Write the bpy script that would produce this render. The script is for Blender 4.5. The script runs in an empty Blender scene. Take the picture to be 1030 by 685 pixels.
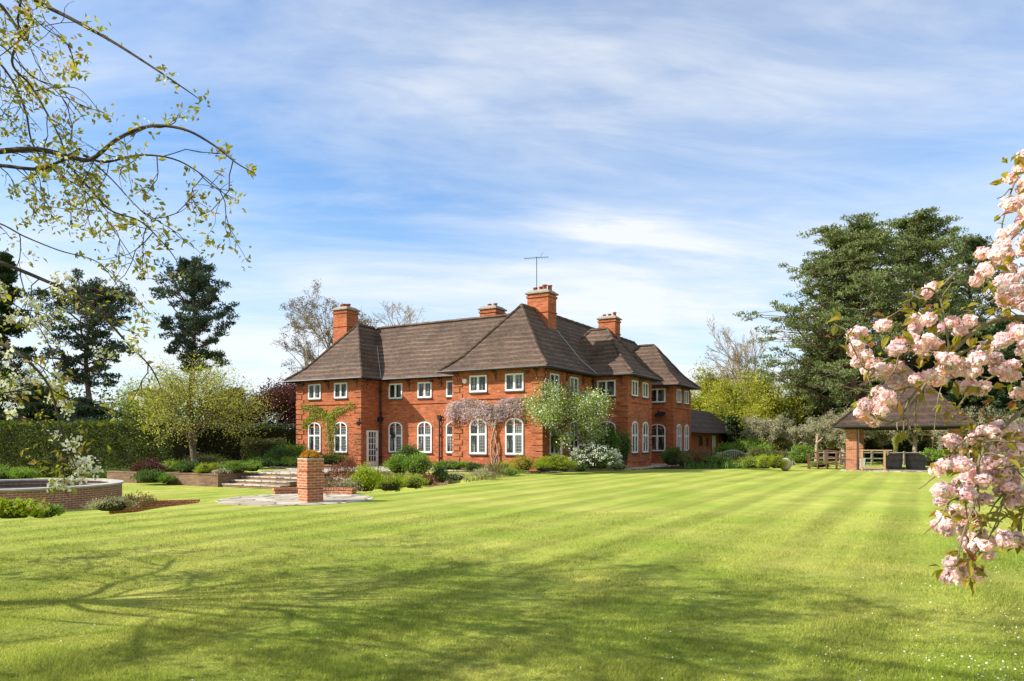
import bpy, math, random
import numpy as np
R = math.radians
scene = bpy.context.scene
COL = scene.collection
EYE, FOC, HZ, CX = 1.68, 720.0, 443.0, 515.0      # eye height; focal length, horizon and middle of the photograph in its pixels

# ---------------------------------------------------------------- camera
cam_d = bpy.data.cameras.new("camera")
cam = bpy.data.objects.new("camera", cam_d); COL.objects.link(cam)
cam.location = (0, 0, EYE); cam.rotation_euler = (R(90), 0, 0)
cam_d.sensor_width = 36; cam_d.lens = FOC / 1030 * 36
cam_d.shift_y = 0.0976
cam_d.clip_start = 0.1; cam_d.clip_end = 3000
scene.camera = cam

# ---------------------------------------------------------------- sun, sky, exposure
SUN_EL = 35.0
SUN_AZ = -99.0                                     # compass angle of the sun from +Y, clockwise: almost due left
sun_d = bpy.data.lights.new("sun", 'SUN'); sun_d.energy = 5.0; sun_d.angle = R(0.5); sun_d.color = (1, 0.955, 0.88)
sun = bpy.data.objects.new("sun", sun_d); COL.objects.link(sun)
sun.rotation_euler = (R(90 - SUN_EL), 0, R(-SUN_AZ + 180))
sun.location = (-30, 0, 40)
w = bpy.data.worlds.new("World"); scene.world = w; w.use_nodes = True
nt = w.node_tree; nt.nodes.clear()
def N(t, typ, **k):
    n = t.nodes.new(typ)
    for a, b in k.items():
        if a.startswith('i_'): n.inputs[a[2:].replace('_', ' ')].default_value = b
        else: setattr(n, a, b)
    return n
def MATH(t, op, a, b=None, c=None):
    n = t.nodes.new('ShaderNodeMath'); n.operation = op
    for i, x in enumerate((a, b, c)):
        if x is None: continue
        if isinstance(x, (int, float)): n.inputs[i].default_value = x
        else: t.links.new(x, n.inputs[i])
    return n.outputs[0]
def RAMP(t, fac, stops, interp='LINEAR'):
    n = t.nodes.new('ShaderNodeValToRGB'); cr = n.color_ramp; cr.interpolation = interp
    while len(cr.elements) < len(stops): cr.elements.new(0.5)
    for e, (p, c) in zip(cr.elements, stops):
        e.position = p
        e.color = (c, c, c, 1) if isinstance(c, (int, float)) else (*c, 1)
    t.links.new(fac, n.inputs[0]); return n.outputs[0]
def MIX(t, fac, a, b, mode='MIX'):
    n = t.nodes.new('ShaderNodeMix'); n.data_type = 'RGBA'; n.blend_type = mode
    for s, x in ((n.inputs[0], fac), (n.inputs[6], a), (n.inputs[7], b)):
        if isinstance(x, (int, float)): s.default_value = x
        elif isinstance(x, tuple): s.default_value = (*x, 1) if len(x) == 3 else x
        else: t.links.new(x, s)
    return n.outputs[2]
def VEC(t, op, a, b):
    n = t.nodes.new('ShaderNodeVectorMath'); n.operation = op
    for i, x in enumerate((a, b)):
        if isinstance(x, tuple): n.inputs[i].default_value = x
        elif x is not None: t.links.new(x, n.inputs[i])
    return n.outputs[0]
def NOISE(t, vec, scale, detail=4, rough=0.55, dist=0.0):
    n = t.nodes.new('ShaderNodeTexNoise'); n.inputs['Scale'].default_value = scale
    n.inputs['Detail'].default_value = detail; n.inputs['Roughness'].default_value = rough
    n.inputs['Distortion'].default_value = dist
    if vec is not None: t.links.new(vec, n.inputs['Vector'])
    return n.outputs[0]
def COMBINE(t, x, y, z):
    n = t.nodes.new('ShaderNodeCombineXYZ')
    for i, v in enumerate((x, y, z)):
        if isinstance(v, (int, float)): n.inputs[i].default_value = v
        else: t.links.new(v, n.inputs[i])
    return n.outputs[0]
def SEP(t, v):
    n = t.nodes.new('ShaderNodeSeparateXYZ'); t.links.new(v, n.inputs[0]); return n.outputs

SKY_STRENGTH = 0.115
def build_sky():
    sky = N(nt, 'ShaderNodeTexSky', sky_type='NISHITA', sun_disc=False)
    sky.sun_elevation = R(SUN_EL); sky.sun_rotation = R(SUN_AZ); sky.air_density = 1.0; sky.dust_density = 0.6; sky.ozone_density = 1.6
    tc = N(nt, 'ShaderNodeTexCoord')
    s = SEP(nt, tc.outputs['Generated'])
    zz = MATH(nt, 'ADD', MATH(nt, 'MAXIMUM', s[2], 0.0), 0.16)
    px = MATH(nt, 'DIVIDE', s[0], zz); py = MATH(nt, 'DIVIDE', s[1], zz)
    # cirrus drawn out in long streaks: rotate the cloud plane a little and squash it across the wind
    a = R(-6)
    qx = MATH(nt, 'ADD', MATH(nt, 'MULTIPLY', px, math.cos(a)), MATH(nt, 'MULTIPLY', py, -math.sin(a)))
    qy = MATH(nt, 'ADD', MATH(nt, 'MULTIPLY', px, math.sin(a)), MATH(nt, 'MULTIPLY', py, math.cos(a)))
    v1 = COMBINE(nt, MATH(nt, 'MULTIPLY', qx, 0.5), MATH(nt, 'MULTIPLY', qy, 1.25), 3.7)
    n1 = NOISE(nt, v1, 0.95, 8, 0.58, 0.7)
    v2 = COMBINE(nt, MATH(nt, 'MULTIPLY', qx, 0.5), MATH(nt, 'MULTIPLY', qy, 0.8), 9.1)
    n2 = NOISE(nt, v2, 0.5, 3, 0.5, 0.3)
    v3 = COMBINE(nt, MATH(nt, 'MULTIPLY', qx, 1.1), MATH(nt, 'MULTIPLY', qy, 3.6), 1.2)
    n3 = NOISE(nt, v3, 1.6, 7, 0.62, 1.0)
    c = MATH(nt, 'ADD', MATH(nt, 'ADD', MATH(nt, 'MULTIPLY', n1, 0.60), MATH(nt, 'MULTIPLY', n2, 0.46)), MATH(nt, 'MULTIPLY', MATH(nt, 'SUBTRACT', n3, 0.45), 0.17))
    # one brighter fleck of cloud, low over the roof
    yy = MATH(nt, 'MAXIMUM', s[1], 0.05); dx = MATH(nt, 'SUBTRACT', MATH(nt, 'DIVIDE', s[0], yy), 0.165); dz = MATH(nt, 'ADD', MATH(nt, 'SUBTRACT', MATH(nt, 'DIVIDE', s[2], yy), 0.292), MATH(nt, 'MULTIPLY', dx, 0.12))
    e2 = MATH(nt, 'ADD', MATH(nt, 'POWER', MATH(nt, 'DIVIDE', dx, 0.12), 2.0), MATH(nt, 'POWER', MATH(nt, 'ABSOLUTE', MATH(nt, 'DIVIDE', dz, 0.026)), 2.0))
    fleck = MATH(nt, 'MULTIPLY', MATH(nt, 'EXPONENT', MATH(nt, 'MULTIPLY', e2, -1.0)), MATH(nt, 'MULTIPLY', n3, 0.34))
    c = MATH(nt, 'ADD', c, fleck)
    c = RAMP(nt, c, [(0.41, 0.0), (0.53, 0.42), (0.65, 1.0)])
    # whiter towards the horizon, as thin cloud is seen edge on
    low = RAMP(nt, s[2], [(0.0, 0.85), (0.2, 0.38), (0.45, 0.0)])
    c = MATH(nt, 'MINIMUM', MATH(nt, 'ADD', MATH(nt, 'MULTIPLY', c, 0.85), MATH(nt, 'MULTIPLY', low, 0.40)), 0.92)
    skyc = MIX(nt, 1.0, sky.outputs[0], (0.70, 0.97, 1.18), 'MULTIPLY')
    col = MIX(nt, c, skyc, (5.1, 5.25, 5.4))
    bg = N(nt, 'ShaderNodeBackground'); bg.inputs[1].default_value = SKY_STRENGTH
    nt.links.new(col, bg.inputs[0])
    out = N(nt, 'ShaderNodeOutputWorld'); nt.links.new(bg.outputs[0], out.inputs[0])
build_sky()
vs = scene.view_settings
vs.view_transform = 'Standard'; vs.look = 'None'; vs.gamma = 1; vs.exposure = 0.75; vs.use_curve_mapping = False
scene.cycles.max_bounces = 6; scene.cycles.diffuse_bounces = 3; scene.cycles.transparent_max_bounces = 8
scene.cycles.sample_clamp_indirect = 6
scene.cycles.use_denoising = True

# ---------------------------------------------------------------- helpers: meshes, objects
class MB:
    """Collects faces; build() links them as ONE mesh object."""
    def __init__(s): s.v = []; s.l = []; s.c = []; s.m = []; s.n = 0; s.mi = 0
    def add(s, v, faces):
        v = np.asarray(v, float).reshape(-1, 3); s.v.append(v)
        if isinstance(faces, np.ndarray):
            s.l.append((faces + s.n).ravel()); s.c.append(np.full(len(faces), faces.shape[1]))
            s.m.append(np.full(len(faces), s.mi))
        else:
            s.l.append(np.array([i for f in faces for i in f]) + s.n); s.c.append(np.array([len(f) for f in faces]))
            s.m.append(np.full(len(faces), s.mi))
        s.n += len(v); return s
    def box(s, x0, x1, y0, y1, z0, z1, bev=0.0):
        if bev:
            b = bev; vs_, fs = [], []
            q = [(x0, y0), (x1, y0), (x1, y1), (x0, y1)]
            ins = [(x0 + b, y0 + b), (x1 - b, y0 + b), (x1 - b, y1 - b), (x0 + b, y1 - b)]
            rings = [[(*p, z0) for p in ins], [(*p, z0 + b) for p in q], [(*p, z1 - b) for p in q], [(*p, z1) for p in ins]]
            return s.loft(rings, True, True)
        v = [(x0,y0,z0),(x1,y0,z0),(x1,y1,z0),(x0,y1,z0),(x0,y0,z1),(x1,y0,z1),(x1,y1,z1),(x0,y1,z1)]
        return s.add(v, np.array([(0,3,2,1),(4,5,6,7),(0,1,5,4),(1,2,6,5),(2,3,7,6),(3,0,4,7)]))
    def loft(s, rings, cap0=False, cap1=False, closed=True):
        k = len(rings[0]); v = [p for r in rings for p in r]; f = []
        for i in range(len(rings) - 1):
            for j in range(k if closed else k - 1):
                a = i * k + j; b = i * k + (j + 1) % k
                f.append((a, b, b + k, a + k))
        if cap0: f.append(tuple(reversed(range(k))))
        if cap1: f.append(tuple(range((len(rings) - 1) * k, len(rings) * k)))
        return s.add(v, f)
    def tube(s, pts, rad, sides=6, cap=True):
        pts = np.asarray(pts, float); n = len(pts)
        rad = np.full(n, rad) if np.isscalar(rad) else np.asarray(rad, float)
        t = np.gradient(pts, axis=0); t /= np.linalg.norm(t, axis=1)[:, None] + 1e-9
        up = np.array([0, 0, 1.0]) if abs(t[0, 2]) < 0.9 else np.array([1.0, 0, 0])
        a = np.arange(sides) * 2 * math.pi / sides; V = []
        x = np.cross(t[0], up); x /= np.linalg.norm(x)
        for i in range(n):
            x = x - t[i] * x.dot(t[i]); x /= np.linalg.norm(x) + 1e-9
            y = np.cross(t[i], x)
            V.append(pts[i] + rad[i] * (np.cos(a)[:, None] * x + np.sin(a)[:, None] * y))
        V = np.concatenate(V)
        i, j = np.meshgrid(np.arange(n - 1), np.arange(sides), indexing='ij')
        A = (i * sides + j).ravel(); B = (i * sides + (j + 1) % sides).ravel()
        s.add(V, np.stack([A, B, B + sides, A + sides], 1))
        if cap:
            s.add(V[:sides], [tuple(reversed(range(sides)))]); s.add(V[-sides:], [tuple(range(sides))])
        return s
    def prism(s, poly, y0, y1):
        """polygon in x,z pushed along y"""
        return s.loft([[(x, y0, z) for x, z in poly], [(x, y1, z) for x, z in poly]], True, True)
    def slab(s, poly, z0, z1):
        return s.loft([[(x, y, z0) for x, y in poly], [(x, y, z1) for x, y in poly]], True, True)
    def lathe(s, prof, c=(0, 0, 0), sides=24, cap=False):
        a = np.arange(sides) * 2 * math.pi / sides
        return s.loft([[(c[0] + r * math.cos(t), c[1] + r * math.sin(t), c[2] + z) for t in a] for r, z in prof], cap, cap)
    def build(s, name, mat, parent=None, smooth=False, loc=None, rz=0.0):
        me = bpy.data.meshes.new(name)
        v = np.concatenate(s.v).astype(np.float32); l = np.concatenate(s.l).astype(np.int32); c = np.concatenate(s.c).astype(np.int32)
        me.vertices.add(len(v)); me.vertices.foreach_set('co', v.ravel())
        me.loops.add(len(l)); me.loops.foreach_set('vertex_index', l)
        me.polygons.add(len(c)); st = np.zeros(len(c), np.int32); st[1:] = np.cumsum(c)[:-1]
        me.polygons.foreach_set('loop_start', st); me.polygons.foreach_set('loop_total', c)
        mats = mat if isinstance(mat, (list, tuple)) else [mat]
        for m in mats: me.materials.append(m)
        if len(mats) > 1: me.polygons.foreach_set('material_index', np.concatenate(s.m).astype(np.int32))
        me.update(calc_edges=True); me.validate()
        me.polygons.foreach_set('use_smooth', np.full(len(c), bool(smooth)))
        o = bpy.data.objects.new(name, me); COL.objects.link(o)
        if parent: o.parent = parent
        if loc is not None: o.location = loc
        o.rotation_euler.z = rz
        return o
def tag(o, label=None, cat=None, group=None, kind=None):
    if label: o['label'] = label
    if cat: o['category'] = cat
    if group: o['group'] = group
    if kind: o['kind'] = kind
    return o
def thing(name, label, cat, loc=(0, 0, 0), rz=0.0, group=None):
    o = bpy.data.objects.new(name, None); COL.objects.link(o)
    o.location = loc; o.rotation_euler.z = rz; o.empty_display_size = 0.2
    return tag(o, label, cat, group)
def copy_tree(o, parent=None):
    c = o.copy(); COL.objects.link(c); c.parent = parent
    for ch in [x for x in bpy.data.objects if x.parent is o]: copy_tree(ch, c)
    return c
def rep(o, parent):                                # copy of a part
    c = o.copy(); COL.objects.link(c); c.parent = parent
    return c
def at(px, Y, y=None, z=None):
    """world point seen at photograph column px at distance Y"""
    zz = z if z is not None else (EYE - (y - HZ) / FOC * Y if y is not None else 0.0)
    return np.array([(px - CX) / FOC * Y, Y, zz])

# ---------------------------------------------------------------- materials
def new_mat(name):
    m = bpy.data.materials.new(name); m.use_nodes = True
    t = m.node_tree; b = t.nodes['Principled BSDF']; return m, t, b
def bump(t, b, h, strength=0.4, dist=0.02):
    n = N(t, 'ShaderNodeBump'); n.inputs['Strength'].default_value = strength; n.inputs['Distance'].default_value = dist
    t.links.new(h, n.inputs['Height']); t.links.new(n.outputs[0], b.inputs['Normal'])
def OBJ(t): return N(t, 'ShaderNodeTexCoord').outputs['Object']
def GEO(t): return N(t, 'ShaderNodeNewGeometry').outputs['Position']

def brick_mat(name, c1, c2, mortar, course=0.075, length=0.225, msize=0.012, var=0.35, streak=0.3):
    m, t, b = new_mat(name); o = OBJ(t); s = SEP(t, o)
    hv = COMBINE(t, MATH(t, 'ADD', s[0], s[1]), s[2], 0.0)
    br = N(t, 'ShaderNodeTexBrick'); t.links.new(hv, br.inputs['Vector'])
    br.inputs['Scale'].default_value = 1.0; br.inputs['Brick Width'].default_value = length; br.inputs['Row Height'].default_value = course
    br.inputs['Mortar Size'].default_value = msize; br.inputs['Mortar Smooth'].default_value = 0.2
    br.inputs['Color1'].default_value = (*c1, 1); br.inputs['Color2'].default_value = (*c2, 1); br.inputs['Mortar'].default_value = (*mortar, 1)
    br.inputs['Bias'].default_value = -0.1
    n = NOISE(t, hv, 0.9, 6, 0.65)
    v2 = COMBINE(t, MATH(t, 'MULTIPLY', MATH(t, 'ADD', s[0], s[1]), 1.4), MATH(t, 'MULTIPLY', s[2], 9.0), 0.0)
    n2 = NOISE(t, v2, 1.0, 5, 0.7)
    col = MIX(t, 1.0, br.outputs[0], RAMP(t, n, [(0.3, 1 - var), (0.7, 1 + var * 0.4)]), 'MULTIPLY')
    col = MIX(t, 1.0, col, RAMP(t, n2, [(0.34, 1 - streak), (0.52, 1.0), (0.8, 1.06)]), 'MULTIPLY')
    one = NOISE(t, COMBINE(t, MATH(t, 'DIVIDE', MATH(t, 'ADD', s[0], s[1]), length * 1.6), MATH(t, 'DIVIDE', s[2], course * 1.1), 0), 1.0, 1, 0.5)
    col = MIX(t, 1.0, col, RAMP(t, one, [(0.30, (1.22, 1.25, 1.3)), (0.42, 1.0), (0.60, 1.0), (0.70, (0.62, 0.66, 0.72))]), 'MULTIPLY')
    t.links.new(col, b.inputs['Base Color']); b.inputs['Roughness'].default_value = 0.9; b.inputs['Specular IOR Level'].default_value = 0.2
    h = MATH(t, 'SUBTRACT', MATH(t, 'MULTIPLY', n2, 0.4), br.outputs['Fac'])
    bump(t, b, h, 0.5, 0.01)
    return m
def tile_mat(name, c1, c2, pale, course=0.095, band=0.42, bandamt=0.3):
    m, t, b = new_mat(name); o = OBJ(t); s = SEP(t, o)
    n = NOISE(t, o, 0.5, 6, 0.65)
    nf = NOISE(t, o, 5.0, 4, 0.7)
    zz = MATH(t, 'ADD', s[2], MATH(t, 'MULTIPLY', NOISE(t, o, 0.6, 2), 0.22))
    fr = MATH(t, 'FRACT', MATH(t, 'DIVIDE', s[2], course))
    hv = COMBINE(t, MATH(t, 'ADD', s[0], s[1]), s[2], 0.0)
    br = N(t, 'ShaderNodeTexBrick'); t.links.new(hv, br.inputs['Vector']); br.inputs['Scale'].default_value = 1
    br.inputs['Brick Width'].default_value = 0.17; br.inputs['Row Height'].default_value = course; br.inputs['Mortar Size'].default_value = 0.006
    br.inputs['Color1'].default_value = (*c1, 1); br.inputs['Color2'].default_value = (*c2, 1); br.inputs['Mortar'].default_value = (*[x * .35 for x in c1], 1)
    bf = MATH(t, 'FRACT', MATH(t, 'DIVIDE', zz, band))
    bandm = RAMP(t, bf, [(0.0, 0.0), (0.3, 1.0), (0.45, 0.2), (0.75, 0.0)])
    bandm = MATH(t, 'MULTIPLY', bandm, RAMP(t, NOISE(t, o, 0.9, 4, 0.6), [(0.32, 0.1), (0.62, 1.0)]))
    col = MIX(t, MATH(t, 'MULTIPLY', bandm, bandamt), br.outputs[0], pale)
    col = MIX(t, 1.0, col, RAMP(t, n, [(0.25, 0.6), (0.5, 1.0), (0.8, 1.25)]), 'MULTIPLY')
    col = MIX(t, RAMP(t, nf, [(0.62, 0.0), (0.8, 0.5)]), col, (0.16, 0.15, 0.09))
    t.links.new(col, b.inputs['Base Color']); b.inputs['Roughness'].default_value = 0.85; b.inputs['Specular IOR Level'].default_value = 0.25
    bump(t, b, MATH(t, 'ADD', fr, MATH(t, 'MULTIPLY', nf, 0.7)), 0.6, 0.03)
    return m
def plain_mat(name, col, rough=0.6, spec=0.4, var=0.15, scale=4.0, metal=0.0, bumpamt=0.0):
    m, t, b = new_mat(name); o = OBJ(t)
    n = NOISE(t, o, scale, 5, 0.6)
    c = MIX(t, 1.0, (*col,), RAMP(t, n, [(0.25, 1 - var), (0.75, 1 + var)]), 'MULTIPLY')
    t.links.new(c, b.inputs['Base Color']); b.inputs['Roughness'].default_value = rough; b.inputs['Specular IOR Level'].default_value = spec
    b.inputs['Metallic'].default_value = metal
    if bumpamt: bump(t, b, n, bumpamt, 0.02)
    return m
def leaf_mat(name, c1, c2, trans=0.3, rough=0.55, c3=None, clump=0.8, amp=.28):
    m = bpy.data.materials.new(name); m.use_nodes = True; t = m.node_tree; t.nodes.clear()
    g = N(t, 'ShaderNodeNewGeometry')
    stops = [(0.0, c1), (0.85, c2)] + ([(1.0, c3)] if c3 else [])
    if c3: stops = [(0.0, c1), (0.7, c2), (0.95, c3)]
    col = RAMP(t, g.outputs['Random Per Island'], stops)
    n = NOISE(t, g.outputs['Position'], clump, 3, 0.5)
    col = MIX(t, 1.0, col, RAMP(t, n, [(0.3, 1 - amp), (0.7, 1 + amp)]), 'MULTIPLY')
    d = N(t, 'ShaderNodeBsdfPrincipled'); d.inputs['Roughness'].default_value = rough; d.inputs['Specular IOR Level'].default_value = 0.25
    t.links.new(col, d.inputs['Base Color'])
    tr = N(t, 'ShaderNodeBsdfTranslucent'); t.links.new(MIX(t, 1.0, col, (1.1, 1.15, 0.7), 'MULTIPLY'), tr.inputs['Color'])
    mx = N(t, 'ShaderNodeMixShader'); mx.inputs[0].default_value = trans
    t.links.new(d.outputs[0], mx.inputs[1]); t.links.new(tr.outputs[0], mx.inputs[2])
    o = N(t, 'ShaderNodeOutputMaterial'); t.links.new(mx.outputs[0], o.inputs[0])
    return m
def lawn_color(t):
    """mown grass: stripes along the house's long side, mossy and dry patches, fine mottling"""
    p = GEO(t); s = SEP(t, p)
    u = MATH(t, 'SUBTRACT', MATH(t, 'MULTIPLY', s[0], 0.866), MATH(t, 'MULTIPLY', s[1], 0.5))
    v = MATH(t, 'ADD', MATH(t, 'MULTIPLY', s[0], 0.5), MATH(t, 'MULTIPLY', s[1], 0.866))
    uw = MATH(t, 'ADD', u, MATH(t, 'MULTIPLY', NOISE(t, p, 0.35, 2), 0.35))
    st = MATH(t, 'SINE', MATH(t, 'MULTIPLY', uw, 2 * math.pi / 1.25))
    sv = COMBINE(t, MATH(t, 'MULTIPLY', u, 2.2), MATH(t, 'MULTIPLY', v, 0.09), 0)
    streak = NOISE(t, sv, 1.0, 4, 0.6)
    patch = NOISE(t, p, 0.33, 5, 0.62)
    mid = NOISE(t, p, 1.7, 4, 0.6)
    fine = NOISE(t, p, 55.0, 3, 0.7)
    base = MIX(t, RAMP(t, patch, [(0.36, 0.0), (0.66, 1.0)]), (0.285, 0.355, 0.046), (0.47, 0.45, 0.105))
    base = MIX(t, RAMP(t, mid, [(0.38, 0.0), (0.7, 0.5)]), base, (0.23, 0.295, 0.038))
    k = MATH(t, 'ADD', MATH(t, 'MULTIPLY', RAMP(t, MATH(t, 'ADD', MATH(t, 'MULTIPLY', st, 0.5), 0.5), [(0.25, 0.0), (0.75, 1.0)]), MATH(t, 'ADD', 0.17, MATH(t, 'MULTIPLY', RAMP(t, NOISE(t, p, 0.16, 3), [(0.35, 0.0), (0.65, 1.0)]), 0.17))), MATH(t, 'MULTIPLY', MATH(t, 'SUBTRACT', streak, 0.72), 0.8))
    base = MIX(t, 1.0, base, RAMP(t, MATH(t, 'ADD', k, 0.5), [(0.1, 0.68), (0.5, 1.0), (0.9, 1.28)]), 'MULTIPLY')
    base = MIX(t, 1.0, base, RAMP(t, fine, [(0.25, 0.75), (0.75, 1.25)]), 'MULTIPLY')
    return base, fine
def lawn_mat():
    m, t, b = new_mat('lawn grass'); c, fine = lawn_color(t)
    t.links.new(c, b.inputs['Base Color']); b.inputs['Roughness'].default_value = 0.9; b.inputs['Specular IOR Level'].default_value = 0.1
    n = NOISE(t, GEO(t), 120.0, 2, 0.6)
    bump(t, b, MATH(t, 'ADD', fine, n), 0.9, 0.02)
    return m
def blade_mat():
    m = bpy.data.materials.new('grass blades'); m.use_nodes = True; t = m.node_tree; t.nodes.clear()
    c, _ = lawn_color(t); g = N(t, 'ShaderNodeNewGeometry')
    c = MIX(t, 1.0, c, RAMP(t, g.outputs['Random Per Island'], [(0.0, 0.7), (0.8, 1.3), (1.0, (1.6, 1.45, 1.3))]), 'MULTIPLY')
    d = N(t, 'ShaderNodeBsdfPrincipled'); d.inputs['Roughness'].default_value = 0.6; d.inputs['Specular IOR Level'].default_value = 0.2
    t.links.new(c, d.inputs['Base Color'])
    tr = N(t, 'ShaderNodeBsdfTranslucent'); t.links.new(c, tr.inputs['Color'])
    mx = N(t, 'ShaderNodeMixShader'); mx.inputs[0].default_value = 0.4
    t.links.new(d.outputs[0], mx.inputs[1]); t.links.new(tr.outputs[0], mx.inputs[2])
    o = N(t, 'ShaderNodeOutputMaterial'); t.links.new(mx.outputs[0], o.inputs[0]); return m
def paving_mat():
    m, t, b = new_mat('sandstone paving'); o = GEO(t); s = SEP(t, o)
    u = MATH(t, 'SUBTRACT', MATH(t, 'MULTIPLY', s[0], 0.866), MATH(t, 'MULTIPLY', s[1], 0.5))
    v = MATH(t, 'ADD', MATH(t, 'MULTIPLY', s[0], 0.5), MATH(t, 'MULTIPLY', s[1], 0.866))
    vo = N(t, 'ShaderNodeTexVoronoi', feature='DISTANCE_TO_EDGE', distance='CHEBYCHEV') if False else N(t, 'ShaderNodeTexVoronoi', feature='DISTANCE_TO_EDGE'); vo.inputs['Scale'].default_value = 1.5; t.links.new(COMBINE(t, u, v, 0), vo.inputs['Vector'])
    vc = N(t, 'ShaderNodeTexVoronoi', feature='F1'); vc.inputs['Scale'].default_value = 1.5; t.links.new(COMBINE(t, u, v, 0), vc.inputs['Vector'])
    flag = RAMP(t, SEP(t, vc.outputs['Color'])[0], [(0.0, (0.34, 0.28, 0.20)), (0.5, (0.46, 0.39, 0.29)), (1.0, (0.54, 0.46, 0.37))])
    flag = MIX(t, RAMP(t, vo.outputs['Distance'], [(0.02, 1.0), (0.06, 0.0)]), flag, (0.13, 0.12, 0.07))
    n = NOISE(t, o, 3.0, 6, 0.7)
    c = MIX(t, 1.0, flag, RAMP(t, n, [(0.3, 0.7), (0.7, 1.15)]), 'MULTIPLY')
    t.links.new(c, b.inputs['Base Color']); b.inputs['Roughness'].default_value = 0.85
    bump(t, b, n, 0.3, 0.01); return m
def glass_mat(name, slats=False):
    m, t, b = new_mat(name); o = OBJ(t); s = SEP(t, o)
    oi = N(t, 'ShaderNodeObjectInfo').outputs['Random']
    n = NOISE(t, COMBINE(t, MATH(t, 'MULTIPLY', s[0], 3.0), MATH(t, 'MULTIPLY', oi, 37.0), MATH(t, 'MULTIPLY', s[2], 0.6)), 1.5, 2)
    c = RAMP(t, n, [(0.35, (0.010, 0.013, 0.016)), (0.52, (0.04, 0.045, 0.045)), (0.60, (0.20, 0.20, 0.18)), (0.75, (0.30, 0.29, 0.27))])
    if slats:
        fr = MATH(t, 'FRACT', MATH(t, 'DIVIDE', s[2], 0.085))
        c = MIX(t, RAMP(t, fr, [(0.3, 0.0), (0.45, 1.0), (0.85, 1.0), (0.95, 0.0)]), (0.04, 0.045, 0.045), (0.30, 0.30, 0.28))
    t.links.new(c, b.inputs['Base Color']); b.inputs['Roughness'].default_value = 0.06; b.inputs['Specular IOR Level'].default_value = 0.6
    return m
M = {}
M['brick'] = brick_mat('red house brick', (0.53, 0.128, 0.042), (0.37, 0.082, 0.029), (0.40, 0.19, 0.10), var=0.32, streak=0.38)
M['quoin'] = brick_mat('rubbed red brick', (0.50, 0.145, 0.05), (0.38, 0.105, 0.038), (0.32, 0.15, 0.085), var=0.2, streak=0.3)
M['gbrick'] = brick_mat('garden brick', (0.36, 0.13, 0.065), (0.27, 0.09, 0.045), (0.42, 0.33, 0.24), msize=0.011, var=0.25, streak=0.2)
M['pbrick'] = brick_mat('orange pier brick', (0.46, 0.135, 0.055), (0.35, 0.092, 0.038), (0.46, 0.33, 0.22), msize=0.012, var=0.15, streak=0.2)
M['bedbrick'] = brick_mat('dark bed brick', (0.20, 0.11, 0.06), (0.27, 0.12, 0.06), (0.24, 0.19, 0.13), var=0.4, streak=0.3)  # darker, browner brick for bed walls, risers and cappings
M['gazbrick'] = brick_mat('gazebo brick', (0.47, 0.16, 0.065), (0.39, 0.12, 0.05), (0.44, 0.30, 0.2), var=0.2, streak=0.3)
M['roof'] = tile_mat('clay roof tiles', (0.064, 0.041, 0.029), (0.114, 0.070, 0.046), (0.30, 0.205, 0.145), bandamt=0.46, band=0.30)
M['roofdark'] = tile_mat('dark roof tiles', (0.075, 0.055, 0.043), (0.10, 0.07, 0.052), (0.30, 0.26, 0.22), bandamt=0.2)
M['shingle'] = tile_mat('timber shingles', (0.050, 0.031, 0.023), (0.082, 0.049, 0.035), (0.17, 0.11, 0.08), course=0.13, band=0.39, bandamt=0.4)
M['white'] = plain_mat('white paint', (0.76, 0.76, 0.73), 0.45, 0.4, 0.10)
M['cherrysilhouette'] = plain_mat('silhouette cherry bark', (0.062, 0.046, 0.034), 0.9, 0.15, 0.4, 14, bumpamt=0.7)  # bark darkened to read as a backlit silhouette; the shade is in the colour
M['iron'] = plain_mat('black iron', (0.014, 0.014, 0.015), 0.45, 0.5, 0.2)
M['lead'] = plain_mat('grey lead', (0.34, 0.35, 0.35), 0.6, 0.4, 0.15)
M['stone'] = plain_mat('weathered stone', (0.27, 0.24, 0.19), 0.85, 0.2, 0.3, 6, bumpamt=0.4)
M['ballstone'] = plain_mat('pale sandstone ball', (0.46, 0.38, 0.28), 0.85, 0.2, 0.25, 6, bumpamt=0.3)
M['coping'] = plain_mat('grey coping stone', (0.40, 0.37, 0.33), 0.8, 0.3, 0.25, 5, bumpamt=0.3)
M['terracotta'] = plain_mat('terracotta', (0.34, 0.11, 0.06), 0.8, 0.2, 0.25)
M['sill'] = plain_mat('dark sill tiles', (0.10, 0.07, 0.055), 0.7, 0.3, 0.2)
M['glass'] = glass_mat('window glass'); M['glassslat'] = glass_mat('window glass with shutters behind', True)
M['timber'] = plain_mat('honey timber', (0.45, 0.27, 0.13), 0.65, 0.3, 0.2, 9)
M['brownwood'] = plain_mat('stained brown wood', (0.13, 0.062, 0.034), 0.7, 0.3, 0.25, 9)
M['greywood'] = plain_mat('silvered teak', (0.36, 0.34, 0.30), 0.8, 0.2, 0.25, 9)
M['fence'] = plain_mat('grey fence rail', (0.24, 0.20, 0.15), 0.85, 0.2, 0.3, 9)
M['darkwood'] = plain_mat('dark beam', (0.045, 0.03, 0.022), 0.75, 0.25, 0.25, 9)
M['bark'] = plain_mat('grey bark', (0.12, 0.095, 0.07), 0.9, 0.15, 0.35, 9, bumpamt=0.6)
M['barkdark'] = plain_mat('dark bark', (0.045, 0.034, 0.026), 0.9, 0.15, 0.35, 9, bumpamt=0.6)
M['barkpale'] = plain_mat('pale twiggy bark', (0.36, 0.285, 0.205), 0.9, 0.15, 0.3, 6, bumpamt=0.4)
M['barkpine'] = plain_mat('pine bark', (0.14, 0.09, 0.06), 0.9, 0.15, 0.35, 5, bumpamt=0.6)
M['cherrybark'] = plain_mat('lichened cherry bark', (0.20, 0.165, 0.085), 0.9, 0.15, 0.4, 14, bumpamt=0.7)
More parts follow.
